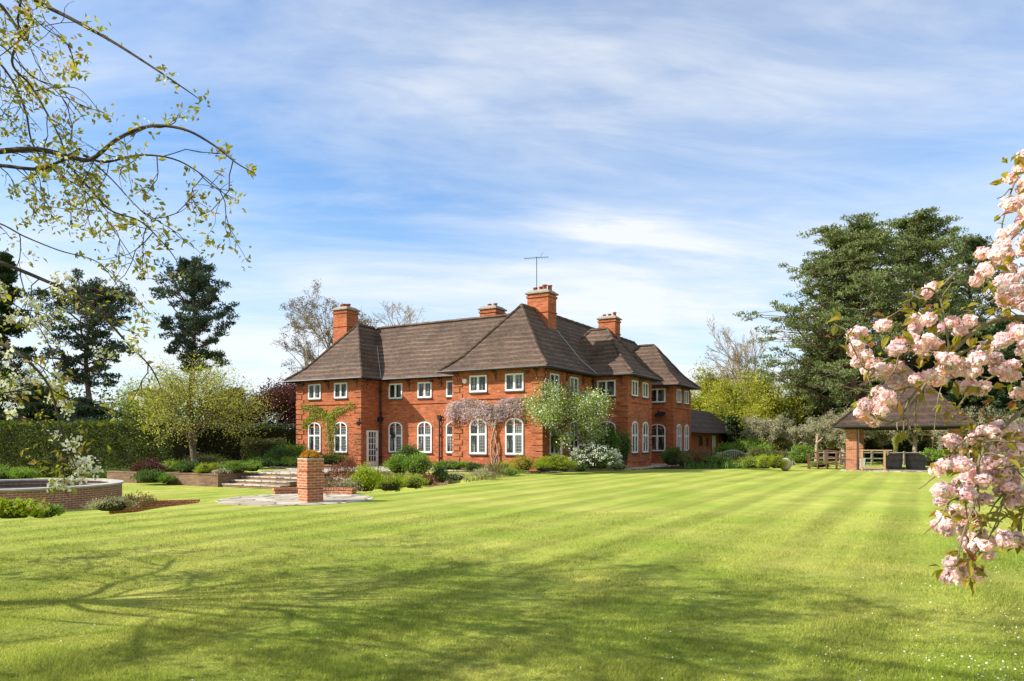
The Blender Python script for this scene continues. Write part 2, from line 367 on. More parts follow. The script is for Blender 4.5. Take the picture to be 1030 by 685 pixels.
M['twigs'] = plain_mat('shrub core with painted inner shade', (0.035, 0.034, 0.016), 0.95, 0.1, 0.4, 9, bumpamt=0.6)  # cores of shrubs and hedges; shade between the leaves is put into this colour
M['lawn'] = lawn_mat(); M['blade'] = blade_mat(); M['paving'] = paving_mat()
M['soil'] = plain_mat('bed soil', (0.06, 0.042, 0.028), 0.95, 0.1, 0.4, 6, bumpamt=0.6)
def L(n, *a, **k): M[n] = leaf_mat(n, *a, **k)
L('pine needles', (0.05, 0.078, 0.034), (0.12, 0.15, 0.055), trans=0.2)
L('blue pine needles', (0.035, 0.06, 0.042), (0.085, 0.12, 0.07), trans=0.15)
L('cedar needles', (0.085, 0.12, 0.042), (0.22, 0.25, 0.08), trans=0.25)
L('dark evergreen leaves', (0.018, 0.036, 0.012), (0.050, 0.080, 0.022), trans=0.2)
L('hedge leaves', (0.045, 0.080, 0.014), (0.155, 0.19, 0.03), trans=0.22, clump=1.6, amp=.35)
L('olive hedge leaves', (0.09, 0.10, 0.03), (0.18, 0.18, 0.055), trans=0.2)
L('spring leaves', (0.17, 0.25, 0.025), (0.34, 0.40, 0.05), trans=0.4)
L('pale spring leaves', (0.30, 0.33, 0.045), (0.52, 0.49, 0.09), trans=0.4, c3=(0.36, 0.27, 0.13))
L('yellow spring leaves', (0.24, 0.26, 0.022), (0.44, 0.42, 0.04), trans=0.4)
L('gold leaves', (0.36, 0.30, 0.03), (0.52, 0.40, 0.05), trans=0.35)
L('bush leaves', (0.10, 0.19, 0.022), (0.25, 0.36, 0.045), trans=0.3)
L('dark bush leaves', (0.040, 0.095, 0.02), (0.12, 0.20, 0.038), trans=0.25)
L('lime bush leaves', (0.21, 0.28, 0.014), (0.38, 0.43, 0.03), trans=0.3)
L('copper leaves', (0.055, 0.016, 0.014), (0.13, 0.036, 0.03), trans=0.25)
L('brown twig leaves', (0.10, 0.055, 0.03), (0.22, 0.13, 0.07), trans=0.25, c3=(0.20, 0.22, 0.06))
L('bronze leaves', (0.10, 0.028, 0.015), (0.17, 0.06, 0.03), trans=0.3)
L('heather', (0.42, 0.16, 0.012), (0.60, 0.32, 0.02), trans=0.2)
L('grey green leaves', (0.24, 0.24, 0.12), (0.42, 0.39, 0.24), trans=0.25)
L('white flowers', (0.60, 0.60, 0.52), (0.80, 0.80, 0.74), trans=0.3)
L('wisteria flowers', (0.46, 0.33, 0.42), (0.70, 0.55, 0.64), trans=0.35, c3=(0.46, 0.38, 0.26))
L('blossom pink', (0.89, 0.50, 0.61), (0.96, 0.84, 0.90), trans=0.45, clump=20)
L('blossom white', (0.72, 0.66, 0.56), (0.86, 0.83, 0.74), trans=0.35, clump=20)
L('cherry leaves left', (0.21, 0.22, 0.025), (0.42, 0.38, 0.05), trans=0.5, c3=(0.40, 0.24, 0.10))
L('cherry leaves right', (0.25, 0.24, 0.025), (0.46, 0.37, 0.045), trans=0.5, c3=(0.34, 0.13, 0.045))
L('iris leaves', (0.05, 0.13, 0.02), (0.12, 0.24, 0.04), trans=0.3)
# ---------------------------------------------------------------- the lie of the land
HO = np.array([1.6, 38.0]); UX = np.array([.8660, -.5]); VX = np.array([.5, .8660])     # the house's corner and its two directions
def H(u, v, z=0.0):
    p = HO + u * UX + v * VX
    return np.array([p[0], p[1], z])
LOW = -0.67
def uv(u, v): return tuple(H(u, v)[:2])
SUNK = np.array([(-60, 2), (-30, 6.5), (-16, 11.2), (-10.4, 14.4), (-8.9, 16.6), (-8.6, 19.0), (-8.2, 21.2), (-6.9, 22.6), (-5.2, 22.9), (-4.0, 23.0),
                 (-3.1, 25.6), (-2.0, 28.6), (-0.9, 31.2), (-0.3, 32.3), uv(-1.4, -5.6), uv(-10, -5.6), uv(-13, -6.6), uv(-20, -4.0), uv(-26, 8), (-60, 60)])
def inside_dist(x, y):
    """distance into the sunken garden (0 outside)"""
    x = np.asarray(x, float); y = np.asarray(y, float); P = SUNK; Q = np.roll(P, -1, 0)
    ins = np.zeros(x.shape, bool); d = np.full(x.shape, 1e9)
    for (ax, ay), (bx, by) in zip(P, Q):
        c = ((ay > y) != (by > y)) & (x < (bx - ax) * (y - ay) / (by - ay + 1e-12) + ax); ins ^= c
        dx, dy = bx - ax, by - ay; t = np.clip(((x - ax) * dx + (y - ay) * dy) / (dx * dx + dy * dy), 0, 1)
        d = np.minimum(d, np.hypot(x - ax - t * dx, y - ay - t * dy))
    return np.where(ins, d, 0)
def gz(x, y):
    d = np.clip(inside_dist(x, y) / 1.3, 0, 1)
    z = LOW * d * d * (3 - 2 * d)
    return z
def g1(x, y): return float(gz(np.array([x]), np.array([y]))[0])
def build_ground():
    xs = np.concatenate([np.array([-900, -400, -200, -120, -80]), np.arange(-60, 40, 0.4), np.array([40, 60, 100, 200, 400, 900])])
    ys = np.concatenate([np.array([-60, -30, -10]), np.arange(0, 62, 0.4), np.array([64, 70, 80, 100, 140, 250, 500, 1200])])
    X, Y = np.meshgrid(xs, ys); Z = gz(X, Y)
    V = np.stack([X, Y, Z], -1).reshape(-1, 3); nx, ny = len(xs), len(ys)
    i, j = np.meshgrid(np.arange(ny - 1), np.arange(nx - 1), indexing='ij'); a = (i * nx + j).ravel()
    m = MB().add(V, np.stack([a, a + 1, a + nx + 1, a + nx], 1))
    tag(m.build('lawn', M['lawn'], smooth=True), 'sunlit striped lawn in front of the brick house', 'lawn', kind='structure')
    # short blades standing on the nearer lawn
    rng = np.random.default_rng(5); n = 620000
    yp = np.where(rng.uniform(0, 1, n) < .86, rng.uniform(515, 705, n), rng.uniform(705, 980, n)); Yd = FOC * EYE / (yp - HZ); xp = np.where(rng.uniform(0, 1, n) < .62, rng.uniform(-25, 1055, n), rng.uniform(-460, 1490, n)); Xd = (xp - CX) / FOC * Yd
    base = np.stack([Xd, Yd, gz(Xd, Yd) - 0.002], 1)
    an = rng.uniform(0, 2 * math.pi, n); wdt = rng.uniform(0.0016, 0.0032, n) * (Yd / 5) ** 0.7; hgt = rng.uniform(0.012, 0.036, n) * (1 + .5 * np.sin(Xd * 3.1 + np.sin(Yd * 2.3) * 2) * np.sin(Yd * 2.7))
    lean = rng.normal(0, 0.016, (n, 2))
    sx = np.stack([np.cos(an) * wdt, np.sin(an) * wdt, np.zeros(n)], 1)
    tip = base + np.stack([lean[:, 0], lean[:, 1], hgt], 1)
    V = np.stack([base - sx, base + sx, tip], 1).reshape(-1, 3)
    g = MB().add(V, np.arange(3 * n).reshape(-1, 3)).build('grass', M['blade'])
    tag(g, 'short mown grass blades of the sunlit lawn', 'grass', kind='stuff')
build_ground()

# terrace and paths
def paved():
    m = MB()
    m.slab([uv(-26, 2.4), uv(-19.4, -2.2), uv(-13.1, -4.6), uv(-13.1, -7.3), uv(-9.0, -7.3), uv(-9.0, -6.3), uv(-7.0, -6.3), uv(-7.0, -2.6), uv(-6.4, -1.2), uv(0.9, -1.1), uv(0.9, 5.4), uv(3.3, 5.4), uv(3.3, 20.4), uv(1, 20.4), uv(-3, 6), uv(-12, 4)], -0.05, 0.05)
    m.build('terrace', M['paving'])
    return m
tag(bpy.data.objects[paved() and 'terrace'], 'pale flagstone terrace along the foot of the brick house', 'terrace', kind='structure')
m = MB(); PC = np.array([-6.15, 20.45])
a = np.linspace(0, 2 * math.pi, 49)[:-1]
m.slab([(PC[0] + 2.15 * math.cos(t), PC[1] + 2.1 * math.sin(t)) for t in a], -0.1, 0.012)
tag(m.build('path', M['paving']), 'pale flagstone circle and path around the brick pillar', 'path', kind='structure')
# planting beds: bare soil sheets just above the ground
def bed(name, poly, z, label, thick=0.06):
    m = MB(); m.slab(poly, z - thick - 0.9, z); o = m.build(name, M['soil']); tag(o, label, 'soil', kind='structure'); return o
bed('soil', [uv(-12.9, -1.0), uv(-7.2, -1.0), uv(-7.2, 2.1), uv(-12.9, 2.1)][0:0] or [uv(-6.2, -1.05), uv(0.5, -1.05), uv(0.5, -0.05), uv(-6.2, -0.05)], 0.062, 'dark soil strip below the wisteria wall')
bed('soil', [uv(3.4, 6.0), uv(9.0, 11.5), uv(8.0, 20.0), uv(3.6, 17)], 0.03, 'dark soil of the border right of the house', 0.02)

# ---------------------------------------------------------------- the house
house = thing('country_house', 'large red brick country house with hipped tile roofs and white arched windows', 'house', (HO[0], HO[1], 0), R(-30))
EV = 5.6; PITCH = 1.155
def wall_block(u0, u1, v0, v1, top=5.57, z0=-0.9):
    m = MB(); m.box(u0, u1, v0, v1, z0, top)
    # band courses and plinth, proud of the wall
    for z, hgt, pr in ((3.98, 0.13, 0.065), (2.52, 0.07, 0.035), (0.35, 0.06, 0.03)):
        m.box(u0 - pr, u1 + pr, v0 - pr, v1 + pr, z, z + hgt)
    return m.build('wall', M['brick'], house)
wall_block(-18.55, -0.4, 2.2, 7.6, 5.552)
wall_block(-18.6, -13.0, 0.4, 7.5, 5.556)
wall_block(-5.72, 0, 0, 24.4, 5.56)
wall_block(-3, 2.24, 6.63, 10.9, 5.564)
wall_block(-3, 2.24, 15.6, 19.85, 5.568)
def roof_f(d, half): return 0.88 * d if d < 1 else 0.88 + (PITCH * half - 0.88) / (half - 1) * (d - 1)
def hip_roof(u0, u1, v0, v1, mat, oh=0.6, ze=EV, parent=None, name='roof'):
    a0, a1, b0, b1 = u0 - oh, u1 + oh, v0 - oh, v1 + oh
    along_u = (a1 - a0) > (b1 - b0); half = min(a1 - a0, b1 - b0) / 2
    m = MB()
    ring = lambda d, z: [(a0 + d, b0 + d, z), (a1 - d, b0 + d, z), (a1 - d, b1 - d, z), (a0 + d, b1 - d, z)]
    r0, r1, rm, r2 = ring(0, ze - 0.09), ring(0, ze), ring(0.5, ze + roof_f(.5, half) - 0.05), ring(1.0, ze + roof_f(1, half))
    m.loft([r0, r1, rm, r2], cap0=True)
    zt = ze + roof_f(half, half)
    if along_u: t0, t1 = (a0 + half, b0 + half, zt), (a1 - half, b0 + half, zt)
    else: t0, t1 = (a0 + half, b0 + half, zt), (a0 + half, b1 - half, zt)
    V = r2 + [t0, t1]
    if along_u: F = [(0, 1, 5, 4), (1, 2, 5), (2, 3, 4, 5), (3, 0, 4)]
    else: F = [(0, 1, 4), (1, 2, 5, 4), (2, 3, 5), (3, 0, 4, 5)]
    m.add(V, F)
    o = m.build(name, mat, parent or house)
    k = MB()                                            # half-round ridge and hip tiles
    c = [r1, rm, r2]
    ends = [t0, t1, t1, t0] if along_u else [t0, t0, t1, t1]
    def wob(p, q):
        n = max(2, int(np.linalg.norm(np.subtract(q, p)) / 0.45)); return [np.add(p, np.multiply(np.subtract(q, p), i / n)) for i in range(n + 1)]
    for i in range(4):
        pts = wob(c[0][i], c[2][i])[:-1] + wob(c[2][i], ends[i]); k.tube(pts, [0.085 + 0.02 * (j % 2) for j in range(len(pts))], 6)
    pts = wob(t0, t1); k.tube(pts, [0.11 + 0.02 * (j % 2) for j in range(len(pts))], 6)
    k.build('ridge_tiles', mat, o)
    g = MB(); gp = ring(-0.05, ze - 0.05)
    for i in range(4): g.tube([gp[i], gp[(i + 1) % 4]], 0.045, 6)
    g.build('gutter', M['iron'], o)
    return o
hip_roof(-18.3, -0.3, 2.2, 7.76, M['roof'], ze=EV)
hip_roof(-18.6, -13.0, 0.4, 7.6, M['roof'], ze=EV + .005)
hip_roof(-5.72, 0, 0, 24.4, M['roof'], ze=EV + .009)
hip_roof(-3.2, 2.24, 6.63, 10.9, M['roof'], ze=EV + .013)
hip_roof(-3.2, 2.24, 15.6, 19.85, M['roof'], ze=EV + .017)
m = MB(); half = 3.46
m.tube([(-1.9, 5.55, EV + roof_f(2.5, half) + .05), (-.4, 5.86, EV + roof_f(1.0, half) + .05), (.55, 6.02, EV + .1)], 0.022, 5)
m.build('lead_strip', M['lead'], house)
m = MB(); m.tube([(-12.4, 1.6, EV + .04), (-12.41, 1.62, EV + .05)], 0.03, 5); m.tube([(-12.4, 1.6, EV + .04), (-13.4, 2.6, EV + 1.0), (-15.2, 4.4, EV + 3.1)], 0.02, 5)
m.build('lead_strip', M['lead'], house)
# quoins: proud courses at each corner
def quoins(u, v, du, dv):
    """corner at u,v; du, dv = the sides (+1/-1) the two faces run away to"""
    m = MB(); z = 0.45; i = 0
    while z < 5.35:
        if not (3.94 < z + 0.16 < 4.2):
            a, b = (0.62, 0.40) if i % 2 else (0.44, 0.58); p = 0.045
            x0, x1 = sorted((u - du * p, u + du * a)); y0, y1 = sorted((v - dv * p, v + dv * b))
            m.box(x0, x1, y0, y1, z, z + 0.265)
        z += 0.33; i += 1
    m.build('quoins', M['quoin'], house)
quoins(-18.6, 0.4, 1, 1); quoins(-13.0, 0.4, -1, 1); quoins(-5.72, 0, 1, 1); quoins(0, 0, -1, 1)
quoins(2.24, 6.63, -1, 1); quoins(2.24, 10.9, -1, -1); quoins(2.24, 15.6, -1, 1); quoins(2.24, 19.85, -1, -1)
# windows: (frame > pane, sill); shapes are made once for each width
def arch_profile(wd, z0, z1, rise, n=8):
    h = wd / 2; pts = [(-h, z0), (h, z0)]
    for i in range(n + 1):
        t = math.pi * i / n; pts.append((h * math.cos(t), z1 - rise + rise * math.sin(t)))
    return pts
WIN = {}
def window_parts(wd, z0, z1, arched, slat):
    key = (round(wd, 2), z0, z1, arched, slat)
    if key in WIN: return WIN[key]
    rise = wd * 0.30 if arched else 0.0; fr = 0.068
    outer = arch_profile(wd, z0, z1, rise, 10) if arched else [(-wd/2, z0), (wd/2, z0), (wd/2, z1), (-wd/2, z1)]
    inner = arch_profile(wd - 2*fr, z0 + fr, z1 - fr, rise * 0.86, 10) if arched else [(-wd/2+fr, z0+fr), (wd/2-fr, z0+fr), (wd/2-fr, z1-fr), (-wd/2+fr, z1-fr)]
    m = MB(); y0, y1 = -0.055, 0.02
    m.loft([[(x, y1, z) for x, z in outer], [(x, y0, z) for x, z in outer], [(x, y0, z) for x, z in inner], [(x, y1, z) for x, z in inner]])
    zt = z1 - rise if arched else None
    m.box(-0.036, 0.036, y0 + .004, 0.0, z0 + fr, z1 - fr + (0.0 if not arched else 0.0))
    if arched:
        zt = z0 + (z1 - z0) * 0.56; m.box(-wd/2 + fr, wd/2 - fr, y0 + .002, 0.0, zt - .036, zt + .036)
        sashes = [(-wd/2+fr, -.045, z0+fr, zt-.045), (.045, wd/2-fr, z0+fr, zt-.045)]
    else: sashes = [(-wd/2+fr, -.045, z0+fr, z1-fr), (.045, wd/2-fr, z0+fr, z1-fr)]
    for a, b, c, d in sashes:                          # opening lights: a second slimmer frame
        s = 0.02
        m.box(a, a+s, y0+.012, 0, c, d); m.box(b-s, b, y0+.012, 0, c, d); m.box(a+s, b-s, y0+.013, 0, c, c+s); m.box(a+s, b-s, y0+.013, 0, d-s, d)
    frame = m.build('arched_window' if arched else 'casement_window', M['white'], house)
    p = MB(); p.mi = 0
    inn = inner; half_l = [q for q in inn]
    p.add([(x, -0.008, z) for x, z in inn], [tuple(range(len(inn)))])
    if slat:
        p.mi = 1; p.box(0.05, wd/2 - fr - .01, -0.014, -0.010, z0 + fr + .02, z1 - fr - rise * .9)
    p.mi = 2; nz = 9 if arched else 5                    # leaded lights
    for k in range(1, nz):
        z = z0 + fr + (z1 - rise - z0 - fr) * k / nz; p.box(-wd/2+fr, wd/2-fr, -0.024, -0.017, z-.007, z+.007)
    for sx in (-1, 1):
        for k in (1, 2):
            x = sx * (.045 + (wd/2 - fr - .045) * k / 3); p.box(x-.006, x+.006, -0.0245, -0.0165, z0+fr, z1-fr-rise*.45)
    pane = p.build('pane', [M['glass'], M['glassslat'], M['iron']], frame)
    s = MB(); s.box(-wd/2 - .05, wd/2 + .05, -0.11, 0.0, z0 - .075, z0 - .005, .008); sill = s.build('sill', M['sill'], frame)
    h = MB()
    if arched:                                         # rubbed brick arch over the head
        o2 = arch_profile(wd, z0, z1, rise, 10)[2:]; o3 = [(x * 1.0 + (0.24 * math.cos(math.pi*i/10)), z + 0.24 * (0.35 + .65*math.sin(math.pi*i/10))) for i, (x, z) in enumerate(o2)]
        V = [(x, -0.018, z) for x, z in o2] + [(x, -0.018, z) for x, z in o3]; k = len(o2)
        V += [(x, 0.01, z) for x, z in o3]
        h.add(V, [(i, i+1, k+i+1, k+i) for i in range(k-1)] + [(k+i, k+i+1, 2*k+i+1, 2*k+i) for i in range(k-1)])
    else: h.box(-wd/2 - .1, wd/2 + .1, -0.014, 0.01, z1 + .004, z1 + 0.17)
    arch = h.build('brick_arch', M['quoin'], frame)
    for ch in (pane, sill, arch): pass
    WIN[key] = (frame, [pane, sill, arch], [0]); return WIN[key]
def window(u, v, facing, wd, z0, z1, arched, slat=False):
    f, kids, used = window_parts(wd, z0, z1, arched, slat)
    if used[0]:
        f = rep(f, house)
        for k in kids: rep(k, f)
    used[0] += 1
    f.location = (u, v, 0); f.rotation_euler.z = 0 if facing == 'v' else R(90)
    return f
def u_at(px, v):
    """u on the wall plane v that the photograph shows in column px"""
    k = (px - CX) / FOC; x0 = HO[0] + v * VX[0]; y0 = HO[1] + v * VX[1]
    return (k * y0 - x0) / (UX[0] - k * UX[1])
def v_at(px, u):
    k = (px - CX) / FOC; x0 = HO[0] + u * UX[0]; y0 = HO[1] + u * UX[1]
    return (k * y0 - x0) / (VX[0] - k * VX[1])
U0, U1, A0, A1 = 4.38, 5.36, 0.92, 2.86
for px, sl in ((316.7, True), (343, True)):
    window(u_at(px, .4), .4, 'v', 1.1, A0, A1, True, sl)
for px in (316.7, 343): window(u_at(px, .4), .4, 'v', 1.1, U0, U1, False)
for px in (398.1, 427.4, 456.6):
    window(u_at(px, 2.2), 2.2, 'v', 1.1, A0, A1, True, True); window(u_at(px, 2.2), 2.2, 'v', 1.08, U0-.04, U1-.04, False)
for px in (481.2, 517.6):
    window(u_at(px, 0), 0, 'v', 1.12, A0, A1 + .04, True, True); window(u_at(px, 0), 0, 'v', 1.14, U0, U1 - .04, False)
for px in (557.3, 577): 
    window(0, v_at(px, 0), 'u', 1.1, A0, A1, True); window(0, v_at(px, 0), 'u', 1.08, U0, U1 - .02, False)
window(u_at(609.9, 6.63), 6.63, 'v', 1.2, U0 - .05, U1 - .04, False); window(u_at(610.2, 6.63), 6.63, 'v', 1.2, A0, A1, True)
for px in (638.2, 648.8): window(2.24, v_at(px, 2.24), 'u', 1.0, A0, A1, True, True); window(2.24, v_at(px, 2.24), 'u', 1.0, U0, U1 - .02, False)
window(u_at(661.2, 15.6), 15.6, 'v', 1.2, U0, U1, False); window(u_at(661.2, 15.6), 15.6, 'v', 1.2, A0, A1, True)
for px in (682.6, 690.3): window(2.24, v_at(px, 2.24), 'u', 0.98, A0, A1, True, True); window(2.24, v_at(px, 2.24), 'u', 0.98, U0, U1, False)
# glazed garden door on the return of the left wing
d = MB(); W2, Z1 = 0.55, 2.32
d.box(-W2, -W2+.1, -.06, .02, .06, Z1); d.box(W2-.1, W2, -.06, .02, .06, Z1); d.box(-W2+.1, W2-.1, -.058, .02, Z1-.1, Z1); d.box(-W2+.1, W2-.1, -.056, .02, .06, .34)
d.box(-W2+.1, -W2+.2, -.045, .02, .34, Z1-.1); d.box(W2-.2, W2-.1, -.045, .02, .34, Z1-.1)
for k in range(1, 5): z = .34 + (Z1-.44)*k/5; d.box(-W2+.2, W2-.2, -.04, 0, z-.02, z+.02)
for x in (-.12, .12): d.box(x-.018, x+.018, -.042, 0, .34, Z1-.1)
door = d.build('garden_door', M['white'], house, loc=(-13.0, 1.42, 0)); door.rotation_euler.z = R(90)
MB().box(-W2+.2, W2-.2, -.012, -.004, .34, Z1-.1).build('pane', M['glass'], door)
h = MB(); h.box(W2-.19, W2-.12, -.075, -.046, 1.02, 1.2, .008); h.tube([(W2-.155, -.08, 1.12), (W2-.155, -.11, 1.12), (W2-.28, -.11, 1.12)], .012, 6); h.build('handle', M['iron'], door)
# downpipes
def downpipe(u, v, z1, head=True):
    m = MB(); m.tube([(u, v, 0.0), (u, v, z1)], 0.05, 8)
    for z in np.arange(0.6, z1, 1.4): m.box(u-.075, u+.075, v-.06, v+.06, z, z+.07)
    if head: m.loft([[(u-.07, v-.07, z1-.05), (u+.07, v-.07, z1-.05), (u+.07, v+.07, z1-.05), (u-.07, v+.07, z1-.05)], [(u-.14, v-.12, z1+.28), (u+.14, v-.12, z1+.28), (u+.14, v+.1, z1+.28), (u-.14, v+.1, z1+.28)]], True, True)
    return m.build('downpipe', M['iron'], house)
downpipe(-12.85, 2.08, 5.4, False); p = MB(); p.box(-13.0, -12.7, 1.93, 2.16, 2.9, 3.2, .03); p.build('hopper', M['iron'], house)
downpipe(u_at(442, 2.1), 2.1, 2.95)
downpipe(0.12, 6.5, 5.4, False)
# black iron brackets under the eaves
def bracket_mesh():
    m = MB(); m.box(-.02, .02, -.03, .0, 4.98, 5.5); m.box(-.02, .02, -.52, -.03, 5.455, 5.5)
    t = np.linspace(0, 1, 9); m.tube([(0, -.02 - .46 * (1 - math.cos(x * math.pi / 2)), 5.0 + .46 * math.sin(x * math.pi / 2)) for x in t], .02, 5)
    return m
br0 = None
def bracket(u, v, facing):
    global br0
    if br0 is None: br0 = o = bracket_mesh().build('eaves_bracket', M['iron'], house)
    else: o = rep(br0, house)
    o.location = (u, v, 0); o.rotation_euler.z = 0 if facing == 'v' else R(90)
for u in (-18.3, -15.75, -13.3): bracket(u, .4, 'v')
for u in (-12.2, -10.6, -8.1, -6.1): bracket(u, 2.2, 'v')
for u in (-5.4, -2.86, -.3): bracket(u, 0, 'v')
for v in (.3, 3.0, 5.2): bracket(0, v, 'u')
bracket(-13.0, .9, 'u') ; bracket(1.9, 6.63, 'v'); bracket(1.9, 15.6, 'v'); bracket(2.24, 8.77, 'u'); bracket(2.24, 17.7, 'u')
# chimneys with stone caps and pots
def chimney(u, v, du, dv, z0, z1, pots, mat='brick'):
    m = MB(); m.box(u-du/2, u+du/2, v-dv/2, v+dv/2, z0, z1)
    m.box(u-du/2-.05, u+du/2+.05, v-dv/2-.05, v+dv/2+.05, z1-1.15, z1-1.07)
    m.box(u-du/2-.06, u+du/2+.06, v-dv/2-.06, v+dv/2+.06, z1-.22, z1-.1)
    o = m.build('chimney', M[mat], house)
    c = MB(); c.box(u-du/2-.11, u+du/2+.11, v-dv/2-.11, v+dv/2+.11, z1+.002, z1+.11, .015)
    c.loft([[(u+sx*(du/2+.06), v+sy*(dv/2+.06), z1+.112) for sx, sy in ((-1,-1),(1,-1),(1,1),(-1,1))], [(u+sx*(du/2-.12), v+sy*(dv/2-.12), z1+.26) for sx, sy in ((-1,-1),(1,-1),(1,1),(-1,1))]], False, True)
    c.build('cap', M['stone'], o)
    for x, y, hh in pots:
        q = MB(); q.lathe([(.13, 0), (.12, hh-.06), (.155, hh-.05), (.155, hh), (.1, hh), (.09, hh-.1)], (u+x, v+y, z1+.2), 12); q.build('chimney_pot', M['terracotta'], o, True)
    return o
chimney(-17.55, 3.9, 1.25, 1.15, 5, 10.72, [(-.35, 0, .3), (0, .1, .34), (.32, -.05, .28), (.1, -.3, .26)])
chimney(-7.15, 6.6, 1.2, 1.2, 8, 10.25, [(-.22, 0, .26), (.22, 0, .26)])
chimney(-2.66, 5.05, 1.42, 1.1, 7.2, 10.55, [(-.45, 0, .3), (-.1, .1, .34), (.25, -.1, .38), (.5, .1, .36)])
ch4 = chimney(-3.1, 16.9, 1.35, 1.0, 8, 10.8, [(-.4, 0, .24), (0, .05, .26), (.42, 0, .34)])
# television aerial on the big chimney
m = MB(); ax, ay = -3.2, 5.4; m.tube([(ax, ay, 9.6), (ax, ay, 13.05)], .022, 6)
m.tube([(ax - .75, ay - .2, 12.98), (ax + .75, ay + .2, 12.98)], .016, 5)
for k in range(9):
    x = ax - .72 + k * .17; yy = ay - .2 + .4 * (k / 8); m.tube([(x + .08, yy - .28, 12.98), (x - .08, yy + .28, 12.98)], .009, 4)
m.tube([(ax + .3, ay - .1, 12.98), (ax + .5, ay - .1, 13.25)], .01, 4)
m.build('aerial', M['iron'], house)
# wall lanterns, alarm box, flood lights, satellite dish
def lantern(u, v, z, rz):
    m = MB(); m.tube([(0, 0, z+.22), (0, -.16, z+.26), (0, -.16, z+.2)], .012, 5); m.loft([[(sx*.07, -.16+sy*.07, z-.12) for sx, sy in ((-1,-1),(1,-1),(1,1),(-1,1))], [(sx*.11, -.16+sy*.11, z+.1) for sx, sy in ((-1,-1),(1,-1),(1,1),(-1,1))], [(sx*.03, -.16+sy*.03, z+.2) for sx, sy in ((-1,-1),(1,-1),(1,1),(-1,1))]], True, True)
    m.box(-.04, .04, -.012, 0, z+.1, z+.34)
    return m.build('wall_lantern', M['iron'], house, loc=(u, v, 0), rz=rz)
lantern(-13.03, .3, 2.72, R(20)); lantern(-5.95, 2.2, 2.75, 0); lantern(u_at(397, 2.2), 2.2, 1.95, 0)
m = MB(); m.loft([[(x, 0, z) for x, z in p] for p in [[(-.15,4.98),(0,4.86),(.15,4.98),(.13,5.16),(-.13,5.16)]]] + [[(x*.8, -.09, z) for x, z in [(-.15,4.98),(0,4.88),(.15,4.98),(.13,5.14),(-.13,5.14)]]], True, True)
m.build('alarm_box', M['white'], house, loc=(u_at(467.6, 0), 0, 0))
for px, v in ((435, 2.2), (305.5, .4), (531, 0)):
    m = MB(); m.box(-.1, .1, -.2, -.1, 5.28, 5.42, .02); m.tube([(0, 0, 5.36), (0, -.12, 5.36)], .02, 6); m.build('flood_light', M['iron'], house, loc=(u_at(px, v), v, 0))
m = MB(); m.lathe([(0.0, 0.0), (.2, .02), (.36, .08), (.42, .12), (.40, .12), (.2, .035), (0, .015)], (0, 0, 0), 20); dish = m.build('satellite_dish', M['iron'], house, True)
dish.location = (u_at(666, 15.6), 15.2, 3.42); dish.rotation_euler = (R(28), R(12), R(-25))
m = MB(); m.tube([(0, 0, .0), (0, -.1, .45)], .015, 5); m.box(-.04, .04, -.14, -.06, .42, .52); m.tube([(0, 0, 0), (0, .05, -.3)], .02, 5); m.build('feed_arm', M['iron'], dish)
m = MB(); m.box(2.24, 2.36, 9.35, 9.6, 1.5, 1.85, .01); m.build('meter_box', M['greywood'], house)

# ---------------------------------------------------------------- low outbuilding at the right end
ob = thing('outbuilding', 'low brick outbuilding with dark tiled roof at the right end of the house', 'outbuilding', (HO[0], HO[1], 0), R(-30))
m = MB(); m.box(.06, 1.5, 19.93, 24.5, -.5, 2.3); m.box(-2.1, 1.502, 24.502, 37.0, -.5, 2.3); m.build('wall', M['brick'], ob)
m = MB(); ze = 2.35; e, rr = 2.0, -.3; zr = ze + .9 * (e - rr)
def slope(u): return ze + .9 * (e - u)
m.loft([[(e, 19.93, ze-.08), (e, 24.55, ze-.08), (.06, 24.55, ze-.08), (.06, 19.93, ze-.08)], [(e, 19.93, ze), (e, 24.55, ze), (.06, 24.55, slope(.06)), (.06, 19.93, slope(.06))]], True, True)
V = [(e, 24.552, ze), (e, 37.5, ze), (-2.6, 37.5, ze), (-2.6, 24.552, ze), (rr, 24.552, zr), (rr, 35.3, zr)]
B = [(x, y, z - .08) for x, y, z in V[:4]]
m.add(V + B, [(0, 1, 5, 4), (1, 2, 5), (2, 3, 4, 5), (3, 0, 4), (0, 6, 7, 1), (1, 7, 8, 2), (2, 8, 9, 3), (3, 9, 6, 0), (9, 8, 7, 6)])
r_ = m.build('roof', M['roofdark'], ob)
g = MB(); g.tube([(2.05, 19.95, ze-.04), (2.05, 37.5, ze-.04)], .055, 6); g.build('gutter', M['iron'], r_)
def ob_window(v, wd, z0, z1):
    m = MB(); h = wd/2
    m.box(-h, -h+.06, -.04, .02, z0, z1); m.box(h-.06, h, -.04, .02, z0, z1); m.box(-h+.06, h-.06, -.038, .02, z0, z0+.06); m.box(-h+.06, h-.06, -.038, .02, z1-.06, z1)
    if wd > .6: m.box(-.03, .03, -.036, .02, z0+.06, z1-.06)
    f = m.build('window', M['darkwood'], ob, loc=(1.503, v, 0), rz=R(90)); MB().box(-h+.06, h-.06, -.012, -.004, z0+.06, z1-.06).build('pane', M['glass'], f)
ob_window(v_at(704.5, 1.5), 1.0, 1.25, 2.05); ob_window(v_at(711.3, 1.5), .45, 1.2, 1.95)
m = MB(); m.box(-.5, .5, -.05, .02, .02, 2.1); 
for z in (.2, 1.15): m.box(-.36, .36, -.065, -.05, z, z+.8, .01)
dd = m.build('door', M['white'], ob, loc=(1.503, v_at(717.8, 1.5), 0), rz=R(90)); MB().box(.34, .42, -.1, -.05, 1.0, 1.15, .01).build('handle', M['iron'], dd)
